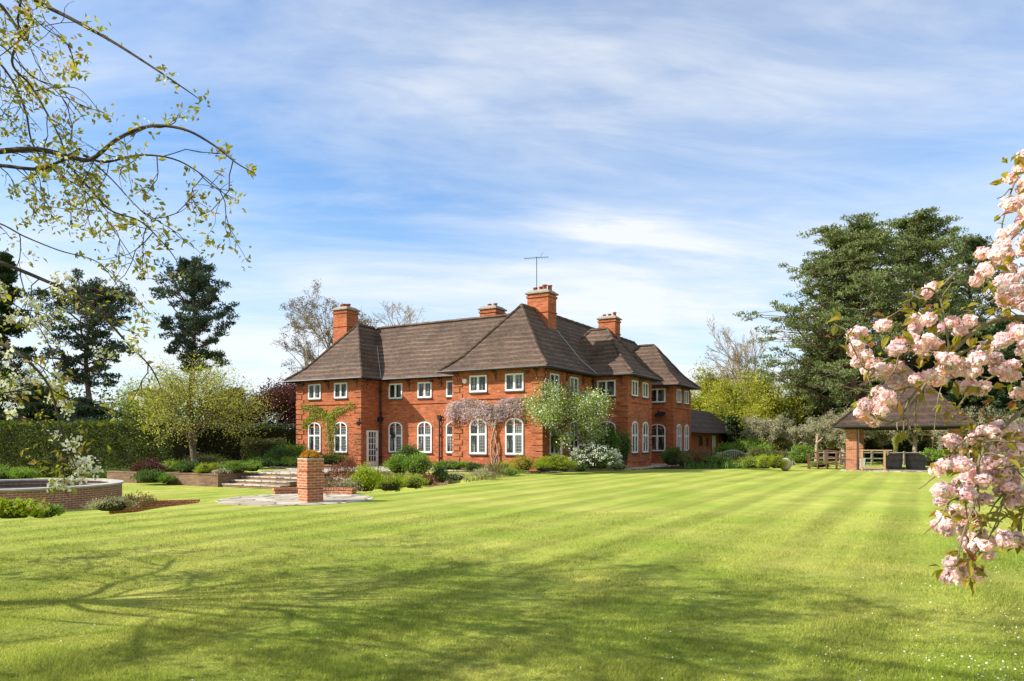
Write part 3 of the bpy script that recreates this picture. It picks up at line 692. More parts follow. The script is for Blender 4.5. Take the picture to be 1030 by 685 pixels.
m = MB(); m.tube([(1.6, v_at(722.5, 1.5), 0), (1.6, v_at(722.5, 1.5), 2.3)], .045, 6); m.build('downpipe', M['iron'], ob)
# ---------------------------------------------------------------- helpers: leaves and plants
def leaf_quads(mb, P, size, rng, aspect=0.5, up=0.3, dirs=None, jit=0.35):
    """diamond-shaped leaves at points P, tips turned at random (or along dirs)"""
    n = len(P)
    if n == 0: return
    d = rng.normal(0, 1, (n, 3))
    if dirs is not None: d = d * 0.6 + dirs
    d /= np.linalg.norm(d, axis=1)[:, None] + 1e-9
    nrm = rng.normal(0, 1, (n, 3)); nrm[:, 2] = np.abs(nrm[:, 2]) + up
    sd = np.cross(d, nrm); sd /= np.linalg.norm(sd, axis=1)[:, None] + 1e-9
    s = size * rng.uniform(1 - jit, 1 + jit, n)[:, None]
    bend = np.cross(sd, d) * s * 0.12
    a = P - d * s * .5; b = P + sd * s * aspect * .5 + bend; c = P + d * s * .5; e = P - sd * s * aspect * .5 + bend
    mb.add(np.stack([a, b, c, e], 1).reshape(-1, 3), np.arange(4 * n).reshape(-1, 4))
def lumpy_points(rng, n, c, r, clumps=40, spread=0.22, shell=0.75, flat=-0.25):
    """points in leaf clumps spread through the outer part of an ellipsoid"""
    k = rng.normal(0, 1, (clumps, 3)); k /= np.linalg.norm(k, axis=1)[:, None]
    k[:, 2] = np.where(k[:, 2] < flat, -k[:, 2] * .5, k[:, 2])
    k *= (shell + (1 - shell) * rng.uniform(-1, 1, clumps))[:, None]
    i = rng.integers(0, clumps, n)
    return np.asarray(c) + (k[i] + rng.normal(0, spread, (n, 3))) * np.asarray(r)
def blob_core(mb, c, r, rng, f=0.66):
    """core of a dense bush, its inner shade put into the colour; uneven"""
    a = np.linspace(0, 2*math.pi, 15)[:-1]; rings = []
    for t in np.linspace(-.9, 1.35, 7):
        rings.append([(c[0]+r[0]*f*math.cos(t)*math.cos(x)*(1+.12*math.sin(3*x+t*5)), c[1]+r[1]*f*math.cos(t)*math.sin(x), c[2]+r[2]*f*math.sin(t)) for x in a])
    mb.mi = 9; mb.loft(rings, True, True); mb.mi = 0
def bush(name, label, cat, px, Y, w, h, mat, leaf=0.09, n=2200, d=None, z=None, clumps=60, spread=.16, group=None, lift=0.0, seed=None, aspect=.5, flowers=None, fl_n=0, fl_size=.08, core=True, y=None, dense=.82):
    """a rounded shrub standing at photograph column px, distance Y; w, h in metres"""
    rng = np.random.default_rng(seed if seed is not None else int(px * 7 + Y * 13))
    p = at(px, Y); zz = z if z is not None else g1(p[0], p[1]); d = d or w
    r = np.array([w / 2, d / 2, h * .55]); c = np.array([0, 0, h * .45 + lift])
    m = MB()
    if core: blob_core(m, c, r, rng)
    P = lumpy_points(rng, n, c, r * .95, clumps, spread, dense); P = P[P[:, 2] > 0.02]
    out = (P - c) / r; leaf_quads(m, P, leaf, rng, aspect, .3, out * .8 + np.array([0, 0, .4]))
    if lift:
        for k in range(5):
            e = c + np.array([rng.uniform(-.35, .35) * w, rng.uniform(-.35, .35) * d, -h * .1]); b = np.array([rng.uniform(-.12, .12), rng.uniform(-.1, .1), -.05])
            m.tube([b, (b + e) / 2 + rng.normal(0, .04, 3), e], [.035, .028, .015], 5)
    mats = [M[mat]]
    if flowers:
        m.mi = 1; Q = lumpy_points(rng, fl_n, c, r * 1.04, clumps * 2, .06, .97); Q = Q[Q[:, 2] > .05]
        leaf_quads(m, Q, fl_size, rng, .9, .6); mats.append(M[flowers])
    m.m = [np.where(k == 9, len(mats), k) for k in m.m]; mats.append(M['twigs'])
    o = m.build(name, mats, loc=(p[0], p[1], zz))
    return tag(o, label, cat, group)
def wander(rng, p, d, L, n, wob, pull):
    pts = [p]; d = d / np.linalg.norm(d)
    for i in range(n):
        d = d + rng.normal(0, wob, 3) + np.array([0, 0, pull]); d /= np.linalg.norm(d); pts.append(pts[-1] + d * L / n)
    return np.array(pts), d
def grow(rng, mb, p, d, L, r, lvl, S, tips):
    """recursive limbs; the outer twigs collect points where leaves may sit"""
    n = S.get('seg', 5); pull = S['pull'][min(lvl, len(S['pull']) - 1)]
    pts, _ = wander(rng, p, d, L, n, S.get('wob0', S['wob'] * .5) if lvl == 0 else S['wob'], pull)
    rr = np.linspace(r, r * S.get('taper', .45), n + 1); mb.tube(pts, rr, 7 if lvl == 0 else (5 if lvl < 2 else 4), cap=False)
    if lvl >= S['lv']:
        for k in range(1, n + 1): tips.append((pts[k], pts[k] - pts[k - 1]))
        return
    kids = S['kids'][lvl]
    for i in range(kids):
        t = S.get('from', .3) + (1 - S.get('from', .3)) * (i + rng.uniform(.2, .8)) / kids if lvl or not S.get('top') else rng.uniform(S['top'], 1)
        j = min(int(t * n), n - 1); q = pts[j] + (pts[j + 1] - pts[j]) * (t * n - j); ax = pts[j + 1] - pts[j]; ax /= np.linalg.norm(ax)
        side = np.cross(ax, rng.normal(0, 1, 3)); side /= np.linalg.norm(side) + 1e-9
        an = S['ang'][min(lvl, len(S['ang']) - 1)] * rng.uniform(.7, 1.25)
        grow(rng, mb, q, ax * math.cos(an) + side * math.sin(an), L * S['ratio'] * rng.uniform(.7, 1.15) * (1 - .35 * t if lvl else 1), max(rr[j] * S.get('cr', .62), S.get('rmin', .008)), lvl + 1, S, tips)
    tips.append((pts[-1], pts[-1] - pts[-2]))
def tree(name, label, px, Y, h, trunk, S, bark, leafmat=None, leaf=.15, per=10, blob=.35, cat='tree', group=None, seed=0, z=None, aspect=.55, flowers=None, fl_per=3, fl_size=.1, lean=(0, 0), crown_name='crown', wide=1.0):
    rng = np.random.default_rng(seed); p = at(px, Y); zz = z if z is not None else g1(p[0], p[1])
    root = thing(name, label, cat, (p[0], p[1], zz), 0, group)
    m, tips = MB(), []
    grow(rng, m, np.array([0, 0, -.2]), np.array([lean[0], lean[1], 1.0]), h * S['trunk'], trunk, 0, S, tips)
    # keep the whole tree at the height asked for
    top = max(t[0][2] for t in tips); k = h / top
    K = np.array([k * wide, k * wide, k]); m.v = [v * K for v in m.v]; P = np.array([t[0] for t in tips]) * K
    m.build('trunk', M[bark], root, True)
    if leafmat:
        i = np.repeat(np.arange(len(P)), per); Q = P[i] + rng.normal(0, blob, (len(i), 3)) * np.array([1, 1, .75])
        c = MB(); leaf_quads(c, Q, leaf, rng, aspect); c.build(crown_name, M[leafmat], root)
    if flowers:
        i = np.repeat(np.arange(len(P)), fl_per); Q = P[i] + rng.normal(0, blob * .9, (len(i), 3)); c = MB(); leaf_quads(c, Q, fl_size, rng, .9); c.build('blossom', M[flowers], root)
    return root
BROAD = dict(trunk=.45, lv=3, kids=[7, 5, 4], ang=[.75, .7, .7], ratio=.62, wob=.13, pull=[.03, .05, .04], top=.5, taper=.5)
BARE = dict(trunk=.42, lv=5, kids=[9, 6, 5, 4, 3], ang=[.55, .55, .6, .6, .6], ratio=.62, wob=.12, pull=[.02, .07, .06, .04, .03], top=.4, taper=.45, rmin=.009, cr=.52, seg=4)
OPEN = dict(trunk=.3, lv=3, kids=[8, 7, 6], ang=[.8, .8, .8], ratio=.72, wob=.16, pull=[.03, .02, -.03, -.05], top=.45, taper=.5)
KNOT = dict(trunk=.40, lv=4, kids=[7, 5, 6, 5], ang=[1.05, .8, .9, .8], ratio=.60, wob=.20, wob0=.07, pull=[.04, .02, .05, .14], top=.6, taper=.6, rmin=.021)
def pine(name, label, px, Y, h, base, rad, leafmat, bark='barkpine', limbs=44, seed=0, lean=(0, 0), tuft=52, group=None, needle=.30, shape=None, bend=.02, twigs=10, tsize=.52, droop=0.0, up=.22, flat=.52, reach=.17):
    """a conifer: trunk, limbs in tiers, needle tufts that lie in plates with sky between"""
    rng = np.random.default_rng(seed); p = at(px, Y); zz = g1(p[0], p[1])
    root = thing(name, label, 'tree', (p[0], p[1], zz), 0, group)
    m = MB(); t = np.linspace(0, 1, 9); tr = np.array([[lean[0]*x*h + bend*h*math.sin(x*5+seed), lean[1]*x*h + bend*h*math.cos(x*4+seed), x*h] for x in t]); tr -= tr[0]
    m.tube(tr, np.linspace(.022*h, .003*h, 9), 8, cap=False)
    shape = shape or (lambda x: max(.03, math.sin(min(1, x * .9 + .12) * math.pi)) ** .6)
    T, D = [], []
    for i in range(limbs):
        x = (i + rng.uniform(0, 1)) / limbs; hh = base + (1 - base) * x; q = np.array([np.interp(hh, t, tr[:, a]) for a in range(3)])
        an = i * 2.4 + rng.uniform(-.5, .5); Lb = rad * max(.12, float(shape(min(x, .999)))) * rng.uniform(.65, 1.12)
        pts, _ = wander(rng, q, np.array([math.cos(an), math.sin(an), up + .5 * x - droop]), Lb, 6, .13, .05)
        m.tube(pts, np.linspace(.018 * Lb + .02, .012, 7), 5, cap=False)
        for k in range(twigs):
            s = rng.uniform(.18, 1.0); j = min(int(s * 6), 5); b = pts[j] + (pts[j+1] - pts[j]) * (s * 6 - j)
            e = b + np.array([rng.normal(0, 1), rng.normal(0, 1), rng.normal(.18, .25)]) * Lb * reach
            m.tube([b, (b + e) / 2 + rng.normal(0, .05, 3), e], [.03, .022, .012], 4, cap=False); T.append(e); D.append(e - b)
        T.append(pts[-1]); D.append(pts[-1] - pts[-2])
    m.build('trunk', M[bark], root, True)
    T = np.array(T); i = np.repeat(np.arange(len(T)), tuft); o = rng.normal(0, 1, (len(i), 3)); o /= np.linalg.norm(o, axis=1)[:, None]
    o *= rng.uniform(.2, 1, len(i))[:, None] ** .6; Q = T[i] + o * np.array([tsize, tsize, tsize * flat]) * rng.uniform(.6, 1.3, len(T))[i][:, None]
    c = MB(); leaf_quads(c, Q, needle, rng, .32, .2, o + np.array([0, 0, .5])); c.build('crown', M[leafmat], root)
    return root
def hedge(name, label, p0, p1, th, h, mat, n, leaf=.12, seed=0, z=None, wavy=.06, cat='hedge'):
    rng = np.random.default_rng(seed); p0 = np.array(p0, float); p1 = np.array(p1, float); Ln = np.linalg.norm(p1 - p0); a = (p1 - p0) / Ln; b = np.array([-a[1], a[0]])
    z0 = z if z is not None else g1(*(p0 + p1) / 2)
    m = MB(); k = max(6, int(Ln / .7)); rings = []
    for i in range(k + 1):
        s = Ln * i / k; w1 = th / 2 - .14 + rng.normal(0, .03); hh = h - .14 + rng.normal(0, wavy * .5)
        rings.append([(s, -w1, -.3), (s, -w1 * .97, hh * .5), (s, -w1 * .86, hh), (s, w1 * .86, hh), (s, w1 * .97, hh * .5), (s, w1, -.3)])
    m.mi = 1; m.loft(rings, True, True); m.mi = 0  # dark core: the shade in the hedge's gaps is painted
    per = 2 * h + th; q = rng.uniform(0, per, n); s = rng.uniform(0, Ln, n); lump = .10 * np.sin(s * 2.3 + q * 3) * np.sin(s * .9 - q * 2.1) + .05 * np.sin(s * 5.1 + q * 4.3)
    o = rng.normal(0, .085, n) + lump
    y = np.where(q < h, -th/2 - o, np.where(q < h + th, -th/2 + (q - h), th/2 + o)); zz = np.where(q < h, q, np.where(q < h + th, h + o, per - q))
    y = y * (1 - .10 * zz / h); zz = zz + wavy * np.sin(s * .7 + 1)
    leaf_quads(m, np.stack([s, y, zz], 1), leaf, rng, .6, .2, np.stack([0*s, np.sign(y) * .8, 0*s + .5], 1))
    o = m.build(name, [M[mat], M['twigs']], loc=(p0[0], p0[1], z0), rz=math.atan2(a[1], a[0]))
    return tag(o, label, cat)
def blades(name, label, cat, spots, mat, h=.5, n=40, wd=.02, seed=0, spread=.2, lean=.25, group=None, y=None):
    """tuft(s) of strap leaves or dry stems, one plant object"""
    rng = np.random.default_rng(seed); m = MB(); c = np.mean([at(px, Y)[:2] for px, Y in spots], 0); z0 = g1(*c)
    for px, Y in spots:
        p = at(px, Y); b0 = np.array([p[0] - c[0], p[1] - c[1], g1(p[0], p[1]) - z0])
        B = b0 + np.stack([rng.normal(0, spread, n), rng.normal(0, spread, n), np.zeros(n)], 1); hh = h * rng.uniform(.5, 1.1, n)
        dr = rng.normal(0, lean, (n, 2)); an = rng.uniform(0, 6.28, n); sd = np.stack([np.cos(an), np.sin(an), 0*an], 1) * wd
        mid = B + np.stack([dr[:, 0]*hh*.4, dr[:, 1]*hh*.4, hh*.6], 1); tip = B + np.stack([dr[:, 0]*hh, dr[:, 1]*hh, hh], 1)
        V = np.stack([B - sd*.7, B + sd*.7, mid + sd, tip, mid - sd], 1).reshape(-1, 3); m.add(V, np.arange(5*n).reshape(-1, 5))
    return tag(m.build(name, M[mat], loc=(c[0], c[1], z0)), label, cat, group)

# ---------------------------------------------------------------- garden walls, steps, pillar, pool
m = MB()
for k in range(4): m.box(-13.2, -9.0, -9.7 + .58 * k + .03, -7.25, LOW - .2 if k == 0 else LOW + .168 * k - .03, LOW + .168 * (k + 1) - .055)
fl = thing('garden_steps', 'four broad stone steps rising from lower lawn to the terrace', 'steps', (HO[0], HO[1], 0), R(-30))
m.build('riser', M['bedbrick'], fl)
m = MB()
for k in range(4): m.box(-13.25, -9.0, -9.7 + .58 * k, -9.7 + .58 * k + .64 if k < 3 else -7.2, LOW + .168 * (k + 1) - .055, LOW + .168 * (k + 1) + .004 + (.004 if k == 3 else 0), .012)
m.build('tread', M['paving'], fl)
def wall_run(name, label, pts, th, z0, z1, mat, cap=True):
    """low garden wall along house-grid points (u, v); > wall body, brick capping"""
    root = thing(name, label, 'garden wall', (HO[0], HO[1], 0), R(-30)); m, c = MB(), MB()
    for (ua, va), (ub, vb) in zip(pts, pts[1:]):
        x0, x1 = sorted((ua, ub)); y0, y1 = sorted((va, vb)); h = th / 2
        if x1 - x0 > y1 - y0: m.box(x0 - h, x1 + h, y0 - h, y1 + h, z0, z1); c.box(x0 - h - .03, x1 + h + .03, y0 - h - .03, y1 + h + .03, z1 + .001, z1 + .075, .006)
        else: m.box(x0 - h + .003, x1 + h - .003, y0 + h, y1 - h, z0, z1 - .002); c.box(x0 - h - .027, x1 + h + .027, y0 + h + .03, y1 - h - .03, z1 - .001, z1 + .072, .006)
    m.build('brickwork', M[mat], root); c.build('capping', M['bedbrick'], root); return root
wall_run('bed_wall', 'low brick wall of raised bed left of the stone steps', [(-17.4, -6.0), (-17.4, -9.7), (-13.45, -9.7), (-13.45, -7.0)], .24, -1.0, -.09, 'bedbrick')
m = MB(); m.box(-17.28, -13.57, -9.58, -5.0, -1.0, -.12); o = m.build('soil', M['soil'], loc=(HO[0], HO[1], 0), rz=R(-30)); tag(o, 'soil filling the raised bed left of the steps', 'soil', kind='structure')
wall_run('terrace_wall', 'low brick retaining wall behind the small round-headed shrub', [(-8.9, -6.4), (-1.6, -6.4)], .24, -1.0, .06, 'bedbrick')
p = at(118, 40.5); q = np.array([p[0] - HO[0], p[1] - HO[1]]); uu, vv = q @ UX, q @ VX
wall_run('bed_wall', 'short dark brick wall at the foot of the long hedge', [(uu - .6, vv), (uu + 1.9, vv)], .3, LOW - .3, LOW + .55, 'bedbrick')
# brick pier with a bowl of orange heather
pr = thing('brick_pillar', 'square brick pillar with recessed bands on the flagstone circle', 'pillar', (at(312.5, 19.6)[0], 19.6, 0.03), R(-30 - 14))
m = MB()
for z0, z1, hw in ((-.1, .335, .245), (.335, .365, .225), (.365, .80, .265), (.80, .83, .225), (.83, 1.13, .255)): m.box(-hw, hw, -hw, hw, z0, z1)
m.build('brickwork', M['pbrick'], pr)
m = MB(); m.box(-.26, .26, -.26, .26, 1.131, 1.165, .008); m.build('capping', M['coping'], pr)
pp = at(312.5, 19.6)
rng = np.random.default_rng(3); m = MB(); blob_core(m, (0, 0, .05), (.23, .23, .13), rng, .8); P = lumpy_points(rng, 2600, (0, 0, .04), (.25, .25, .17), 60, .12, .85); P = P[P[:, 2] > 0]
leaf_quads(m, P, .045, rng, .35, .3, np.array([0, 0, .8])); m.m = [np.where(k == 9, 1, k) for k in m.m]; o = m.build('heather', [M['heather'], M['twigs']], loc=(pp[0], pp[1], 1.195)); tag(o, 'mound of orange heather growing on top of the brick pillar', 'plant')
# curved brick kerbs
def kerb(c, r, a0, a1, z0, z1, th, label):
    m = MB(); n = 26; rings = []
    for t in np.linspace(R(a0), R(a1), n):
        ci, si = math.cos(t), math.sin(t); rings.append([(r*ci, r*si, z0), ((r+th)*ci, (r+th)*si, z0), ((r+th)*ci, (r+th)*si, z1), (r*ci, r*si, z1)])
    m.loft(rings, True, True); o = m.build('brick_edging', M['pbrick'], loc=(c[0], c[1], 0))
    k = MB()
    for t in np.linspace(R(a0), R(a1), int((r * R(a1 - a0)) / .085)):
        ci, si = math.cos(t), math.sin(t); ra, rb = r - .02, r + th + .02; w = .035
        k.loft([[(ra*ci - w*-si, ra*si - w*ci, z), (rb*ci - w*-si, rb*si - w*ci, z), (rb*ci + w*-si, rb*si + w*ci, z), (ra*ci + w*-si, ra*si + w*ci, z)] for z in (z1 + .001, z1 + .07)], True, True)
    k.build('capping', M['pbrick'], o); return tag(o, label, 'brick edging')
kerb(PC, 2.18, 58, 124, -.7, .12, .2, 'curved low brick edging on the far side of the flagstone circle')
pc2 = at(205, 23.0); kerb((pc2[0] + .4, 18.2), 4.2, 95, 128, -.9, LOW + .42, .2, 'curved brick edging beside the plants between pool and pillar')
# raised pond
pool = thing('garden_pond', 'round raised brick pond with grey coping at the left edge', 'pond', (-18.2, 26.0, LOW), 0)
rp = 3.55; m = MB(); m.lathe([(rp, -.3), (rp, .71), (rp - .3, .71), (rp - .3, -.3)], sides=72)
# brick courses follow the curve: the mesh is unrolled in the material by its angle
def ring_brick():
    mt, t, b = new_mat('curved garden brick'); s = SEP(t, OBJ(t)); an = MATH(t, 'ARCTAN2', s[1], s[0])
    br = N(t, 'ShaderNodeTexBrick'); hv = COMBINE(t, MATH(t, 'MULTIPLY', an, rp), s[2], 0); t.links.new(hv, br.inputs['Vector']); br.inputs['Scale'].default_value = 1
    br.inputs['Brick Width'].default_value = .225; br.inputs['Row Height'].default_value = .076; br.inputs['Mortar Size'].default_value = .011
    br.inputs['Color1'].default_value = (.34, .115, .06, 1); br.inputs['Color2'].default_value = (.24, .085, .045, 1); br.inputs['Mortar'].default_value = (.42, .32, .23, 1)
    c = MIX(t, 1.0, br.outputs[0], RAMP(t, NOISE(t, hv, 2.0, 5, .6), [(.3, .7), (.7, 1.15)]), 'MULTIPLY'); t.links.new(c, b.inputs['Base Color']); b.inputs['Roughness'].default_value = .9
    return mt
m.build('brickwork', ring_brick(), pool)
m = MB(); m.lathe([(rp - .36, .715), (rp + .06, .715), (rp + .07, .74), (rp + .06, .78), (rp - .36, .78), (rp - .36, .715)], sides=72); m.build('coping', M['coping'], pool)
mt, t, b = new_mat('pond water'); b.inputs['Base Color'].default_value = (.008, .010, .008, 1); b.inputs['Roughness'].default_value = .05; bump(t, b, NOISE(t, OBJ(t), 3.0, 2), .08, .02)
m = MB(); m.lathe([(.001, .60), (rp - .28, .60)], sides=72); m.build('water', mt, pool)

# ---------------------------------------------------------------- gazebo
GO = np.array([18.75, 40.2])
gzb = thing('gazebo', 'open brick gazebo with pyramid shingle roof at the far side of the lawn', 'gazebo', (GO[0], GO[1], 0), R(-30))
def gpost(x, y):
    m = MB()
    z = 0
    for k in range(4):
        m.box(x, x + .55, y, y + .55, z - (.2 if k == 0 else 0), z + .57); m.box(x + .025, x + .525, y + .025, y + .525, z + .57, z + .60); z += .60
    m.build('brick_pier', M['gazbrick'], gzb)
for x, y in ((0, 0), (5.0, 0), (0, 4.7), (5.0, 4.7)): gpost(x, y)
m = MB(); m.box(-.06, 5.61, -.03, .22, 2.30, 2.46); m.box(-.06, 5.61, 5.03, 5.28, 2.30, 2.46); m.box(-.055, .2, .22, 5.03, 2.305, 2.455); m.box(5.35, 5.605, .22, 5.03, 2.305, 2.455); m.build('beam', M['darkwood'], gzb)
c0, c1, d0, d1 = -.6, 6.15, -.6, 5.85; half = (d1 - d0) / 2; cx_, cy_ = (c0 + c1) / 2, (d0 + d1) / 2; ze, zt = 2.50, 5.95
m = MB(); e1, e2 = [(c0, d0, ze-.1), (c1, d0, ze-.1), (c1, d1, ze-.1), (c0, d1, ze-.1)], [(c0, d0, ze), (c1, d0, ze), (c1, d1, ze), (c0, d1, ze)]
k = .28; e3 = [(cx_ + (x - cx_) * (1 - k), cy_ + (y - cy_) * (1 - k), ze + (zt - ze) * k * .93) for x, y, z in e2]
m.loft([e1, e2, e3], cap0=True); m.add(e3 + [(cx_ - .12, cy_, zt), (cx_ + .12, cy_, zt)], [(0, 1, 5, 4), (1, 2, 5), (2, 3, 4, 5), (3, 0, 4)])
gr = m.build('roof', M['shingle'], gzb)
m = MB()
for i, tp in enumerate(((cx_ - .12, cy_, zt), (cx_ + .12, cy_, zt), (cx_ + .12, cy_, zt), (cx_ - .12, cy_, zt))): m.tube([e2[i], e3[i], tp], .07, 6)
m.build('ridge_tiles', M['shingle'], gr)
m = MB(); m.tube([(c0 - .03, d0 - .05, ze - .06), (c1 + .03, d0 - .05, ze - .06)], .055, 6); m.build('gutter', M['iron'], gr)
m = MB(); m.tube([(.61, .35, 0), (.61, .35, 2.4)], .04, 6); m.tube([(4.93, .1, 0), (4.93, .1, 2.4)], .04, 6); m.build('downpipe', M['lead'], gzb)
m = MB(); m.box(.62, .78, -.02, .3, .05, .72, .02) if False else m.box(.70, .98, .1, .3, .12, .68, .015); m.box(.72, .96, .085, .1, .2, .62, .004); m.tube([(.84, .2, 0), (.84, .2, .15)], .03, 6)
tag(m.build('meter_box', M['lead'], loc=(GO[0], GO[1], 0), rz=R(-30)), 'small grey electric box against the left gazebo pier', 'electric box')
m = MB(); m.box(-.3, 5.9, -.35, 5.6, -.2, .035); tag(m.build('gazebo_floor', M['paving'], loc=(GO[0], GO[1], 0), rz=R(-30)), 'stone paving under the gazebo', 'paving', kind='structure')
# glass screen in a timber frame, on the lawn edge in front
sc_ = thing('glass_screen', 'clear glass screen in a honey timber frame before the gazebo', 'screen', (*at(878.5, 39.3)[:2], 0), R(-17))
m = MB(); m.box(-.62, -.53, -.045, .045, 0, 1.18, .006); m.box(.50, .60, -.045, .045, -.02, 1.16, .006); m.build('post', M['timber'], sc_)
m = MB(); m.box(-.66, .92, -.05, .05, 1.10, 1.165, .006); m.box(-.53, .50, -.03, .03, .16, .24, .006); m.build('rail', M['timber'], sc_)
mt, t, b = new_mat('clear glass'); b.inputs['Transmission Weight'].default_value = 1.0; b.inputs['Base Color'].default_value = (.86, .95, .93, 1); b.inputs['Roughness'].default_value = .02; b.inputs['IOR'].default_value = 1.1
m = MB(); m.box(-.53, .50, -.005, .005, .24, 1.10); m.build('pane', mt, sc_)
# two round woven tubs / seats
def woven():
    mt, t, b = new_mat('grey rattan'); o = OBJ(t); s = SEP(t, o); an = MATH(t, 'ARCTAN2', s[1], s[0])
    k = MATH(t, 'SINE', MATH(t, 'ADD', MATH(t, 'MULTIPLY', an, 60), MATH(t, 'MULTIPLY', MATH(t, 'SINE', MATH(t, 'MULTIPLY', s[2], 150)), 1.5)))
    c = RAMP(t, k, [(0.2, (.09, .076, .064)), (.8, (.27, .23, .19))]); c = MIX(t, 1.0, c, RAMP(t, NOISE(t, o, 3, 4), [(.3, .7), (.7, 1.25)]), 'MULTIPLY')
    t.links.new(c, b.inputs['Base Color']); b.inputs['Roughness'].default_value = .8; bump(t, b, k, .5, .01); return mt
M['rattan'] = woven()
def rattan_seat(px, Y, rz, label):
    r_ = .52; root = thing('rattan_tub_seat', label, 'rattan seat', (*at(px, Y)[:2], .035), rz, 'rattan tub seats under the gazebo')
    m = MB(); m.lathe([(r_*.80, 0), (r_*.94, .12), (r_, .38), (r_*.98, .48), (r_*.88, .48), (r_*.88, .38)], sides=28); m.build('base', M['rattan'], root, True)
    m = MB(); rings = []
    for a_ in np.linspace(R(150), R(390), 20):
        e = max(0.0, math.sin((a_ - R(150)) / R(240) * math.pi)) ** .4; zt_ = .5 + .42 * e; c_, s_ = math.cos(a_), math.sin(a_)
        rings.append([(r_*c_, r_*s_, .44), (r_*1.02*c_, r_*1.02*s_, zt_), (r_*.88*c_, r_*.88*s_, zt_), (r_*.86*c_, r_*.86*s_, .44)])
    m.loft(rings, True, True); m.build('backrest', M['rattan'], root, True)
    m = MB(); m.lathe([(.001, .37), (r_*.8, .37), (r_*.84, .42), (r_*.8, .50), (.001, .52)], sides=24); m.build('cushion', M['soil'], root, True)
rattan_seat(897.5, 41.2, R(30), 'rattan tub seat just right of the glass screen'); rattan_seat(921, 41.0, R(-60), 'dark rattan tub seat with its back to the lawn near right gazebo pier')

# ---------------------------------------------------------------- small things right of the house
def footbridge():
    c = at(832, 42.2); root = thing('footbridge', 'small arched brown wooden footbridge with railings left of the gazebo', 'footbridge', (c[0], c[1], 0), R(-28))
    m = MB(); n = 11; xs = np.linspace(-1.05, 1.05, n); zc = lambda x: .26 * (1 - (x / 1.05) ** 2) + .05
    for x in np.linspace(-1.0, 1.0, 15): m.box(x - .06, x + .06, -.45, .45, zc(x) - .03, zc(x))
    m.build('deck', M['brownwood'], root)
    for y in (-.45, .45):
        m = MB(); m.tube([(x, y, zc(x) + .78) for x in xs], .024, 5); m.tube([(x, y, zc(x) + .42) for x in xs], .018, 5); m.tube([(x, y, zc(x) + .12) for x in xs], .018, 5); m.build('rail', M['brownwood'], root)
        for x in (-1.0, -.5, 0, .5, 1.0):
            m = MB(); m.box(x - .03, x + .03, y - .03, y + .03, 0, zc(x) + .84, .006); m.build('post', M['brownwood'], root)
footbridge()
# stone ball
m = MB(); t = np.linspace(-math.pi/2, math.pi/2, 15); m.lathe([(max(.001, .34 * math.cos(a_) * (1 + .04 * math.sin(3*a_))), .36 + .36 * math.sin(a_)) for a_ in t], sides=24)
bp = at(790, 39.6); tag(m.build('stone_ball', M['ballstone'], loc=(bp[0], bp[1], 0), smooth=True), 'pale round stone ball beside the clipped box balls', 'stone ball')
# garden bench with a curved back
def bench(px, Y, z, rz, label, s=1.0):
    root = thing('garden_bench', label, 'bench', (*at(px, Y)[:2], z), rz)
    m = MB()
    for k in range(5): m.box(-.8*s, .8*s, -.45 + .09*k, -.45 + .09*k + .075, .42, .45)
    m.build('seat', M['greywood'], root)
    m = MB(); arc = lambda x: .92 + .16 * math.cos(min(1, abs(x) / (.5*s)) * math.pi / 2) ** 1.0 - (.0 if abs(x) < .5*s else .08 * math.sin((abs(x) - .5*s) / (.3*s) * math.pi))
    xs = np.linspace(-.8*s, .8*s, 21); m.loft([[(x, -.02, arc(x) - .07), (x, .03, arc(x) - .07), (x, .03, arc(x)), (x, -.02, arc(x))] for x in xs], True, True)
    m.box(-.8*s, .8*s, -.02, .02, .5, .55)
    for k in range(17): x = -.75*s + 1.5*s*k/16; m.box(x - .018, x + .018, -.01, .02, .55, arc(x) - .06)
    m.build('backrest', M['greywood'], root)
    for sx in (-1, 1):
        m = MB(); m.box(sx*.8*s - .035, sx*.8*s + .035, -.48, .02, .64, .68, .01); m.build('armrest', M['greywood'], root)
        for y in (-.45, .0):
            m = MB(); m.box(sx*.8*s - .035, sx*.8*s + .035, y - .035, y + .035, -.02, .64 if y < 0 else .9); m.build('leg', M['greywood'], root)
bench(737, 47.5, 0.0, R(-20), 'silvered wooden bench with an arched back beside the outbuilding', 1.25)
pb = at(156, 44.0); bench(156, 43.0, g1(pb[0], 43.0), R(8), 'grey wooden bench behind the dark red shrub by the hedge', .8)
# low pale roofed store beyond the fence
st_ = thing('garden_store', 'low pale-roofed garden store between the bare apple trees', 'store', (*at(812, 60.0)[:2], 0), R(-6))
MB().box(-1.35, 1.35, -.7, .7, -.1, .78).build('wall', M['fence'], st_)
m = MB(); m.loft([[(-1.5, -.85, .72), (1.5, -.85, .72), (1.5, .85, .72), (-1.5, .85, .72)], [(-1.5, -.85, .78), (1.5, -.85, .78), (1.5, .85, .78), (-1.5, .85, .78)], [(-1.45, -.02, 1.42), (1.45, -.02, 1.42), (1.45, .02, 1.42), (-1.45, .02, 1.42)]], True, True); m.build('roof', M['coping'], st_)
# post and rail fence beyond the lawn
f_ = thing('rail_fence', 'long grey post and rail fence in front of the bare apple trees', 'fence', (0, 0, 0), 0)
A_, B_ = at(752, 50.0), at(1010, 47.0); nn = 16
m = MB()
for z in (.84, .45): m.tube([A_ + (0, 0, z), B_ + (0, 0, z)], .05, 5)
m.build('rail', M['fence'], f_)
pm = MB().box(-.06, .06, -.06, .06, -.2, .95, .01).build('post', M['fence'], f_)
for i in range(nn + 1):
    o = pm if i == 0 else rep(pm, f_); q = A_ + (B_ - A_) * i / nn; o.location = (q[0], q[1], 0)
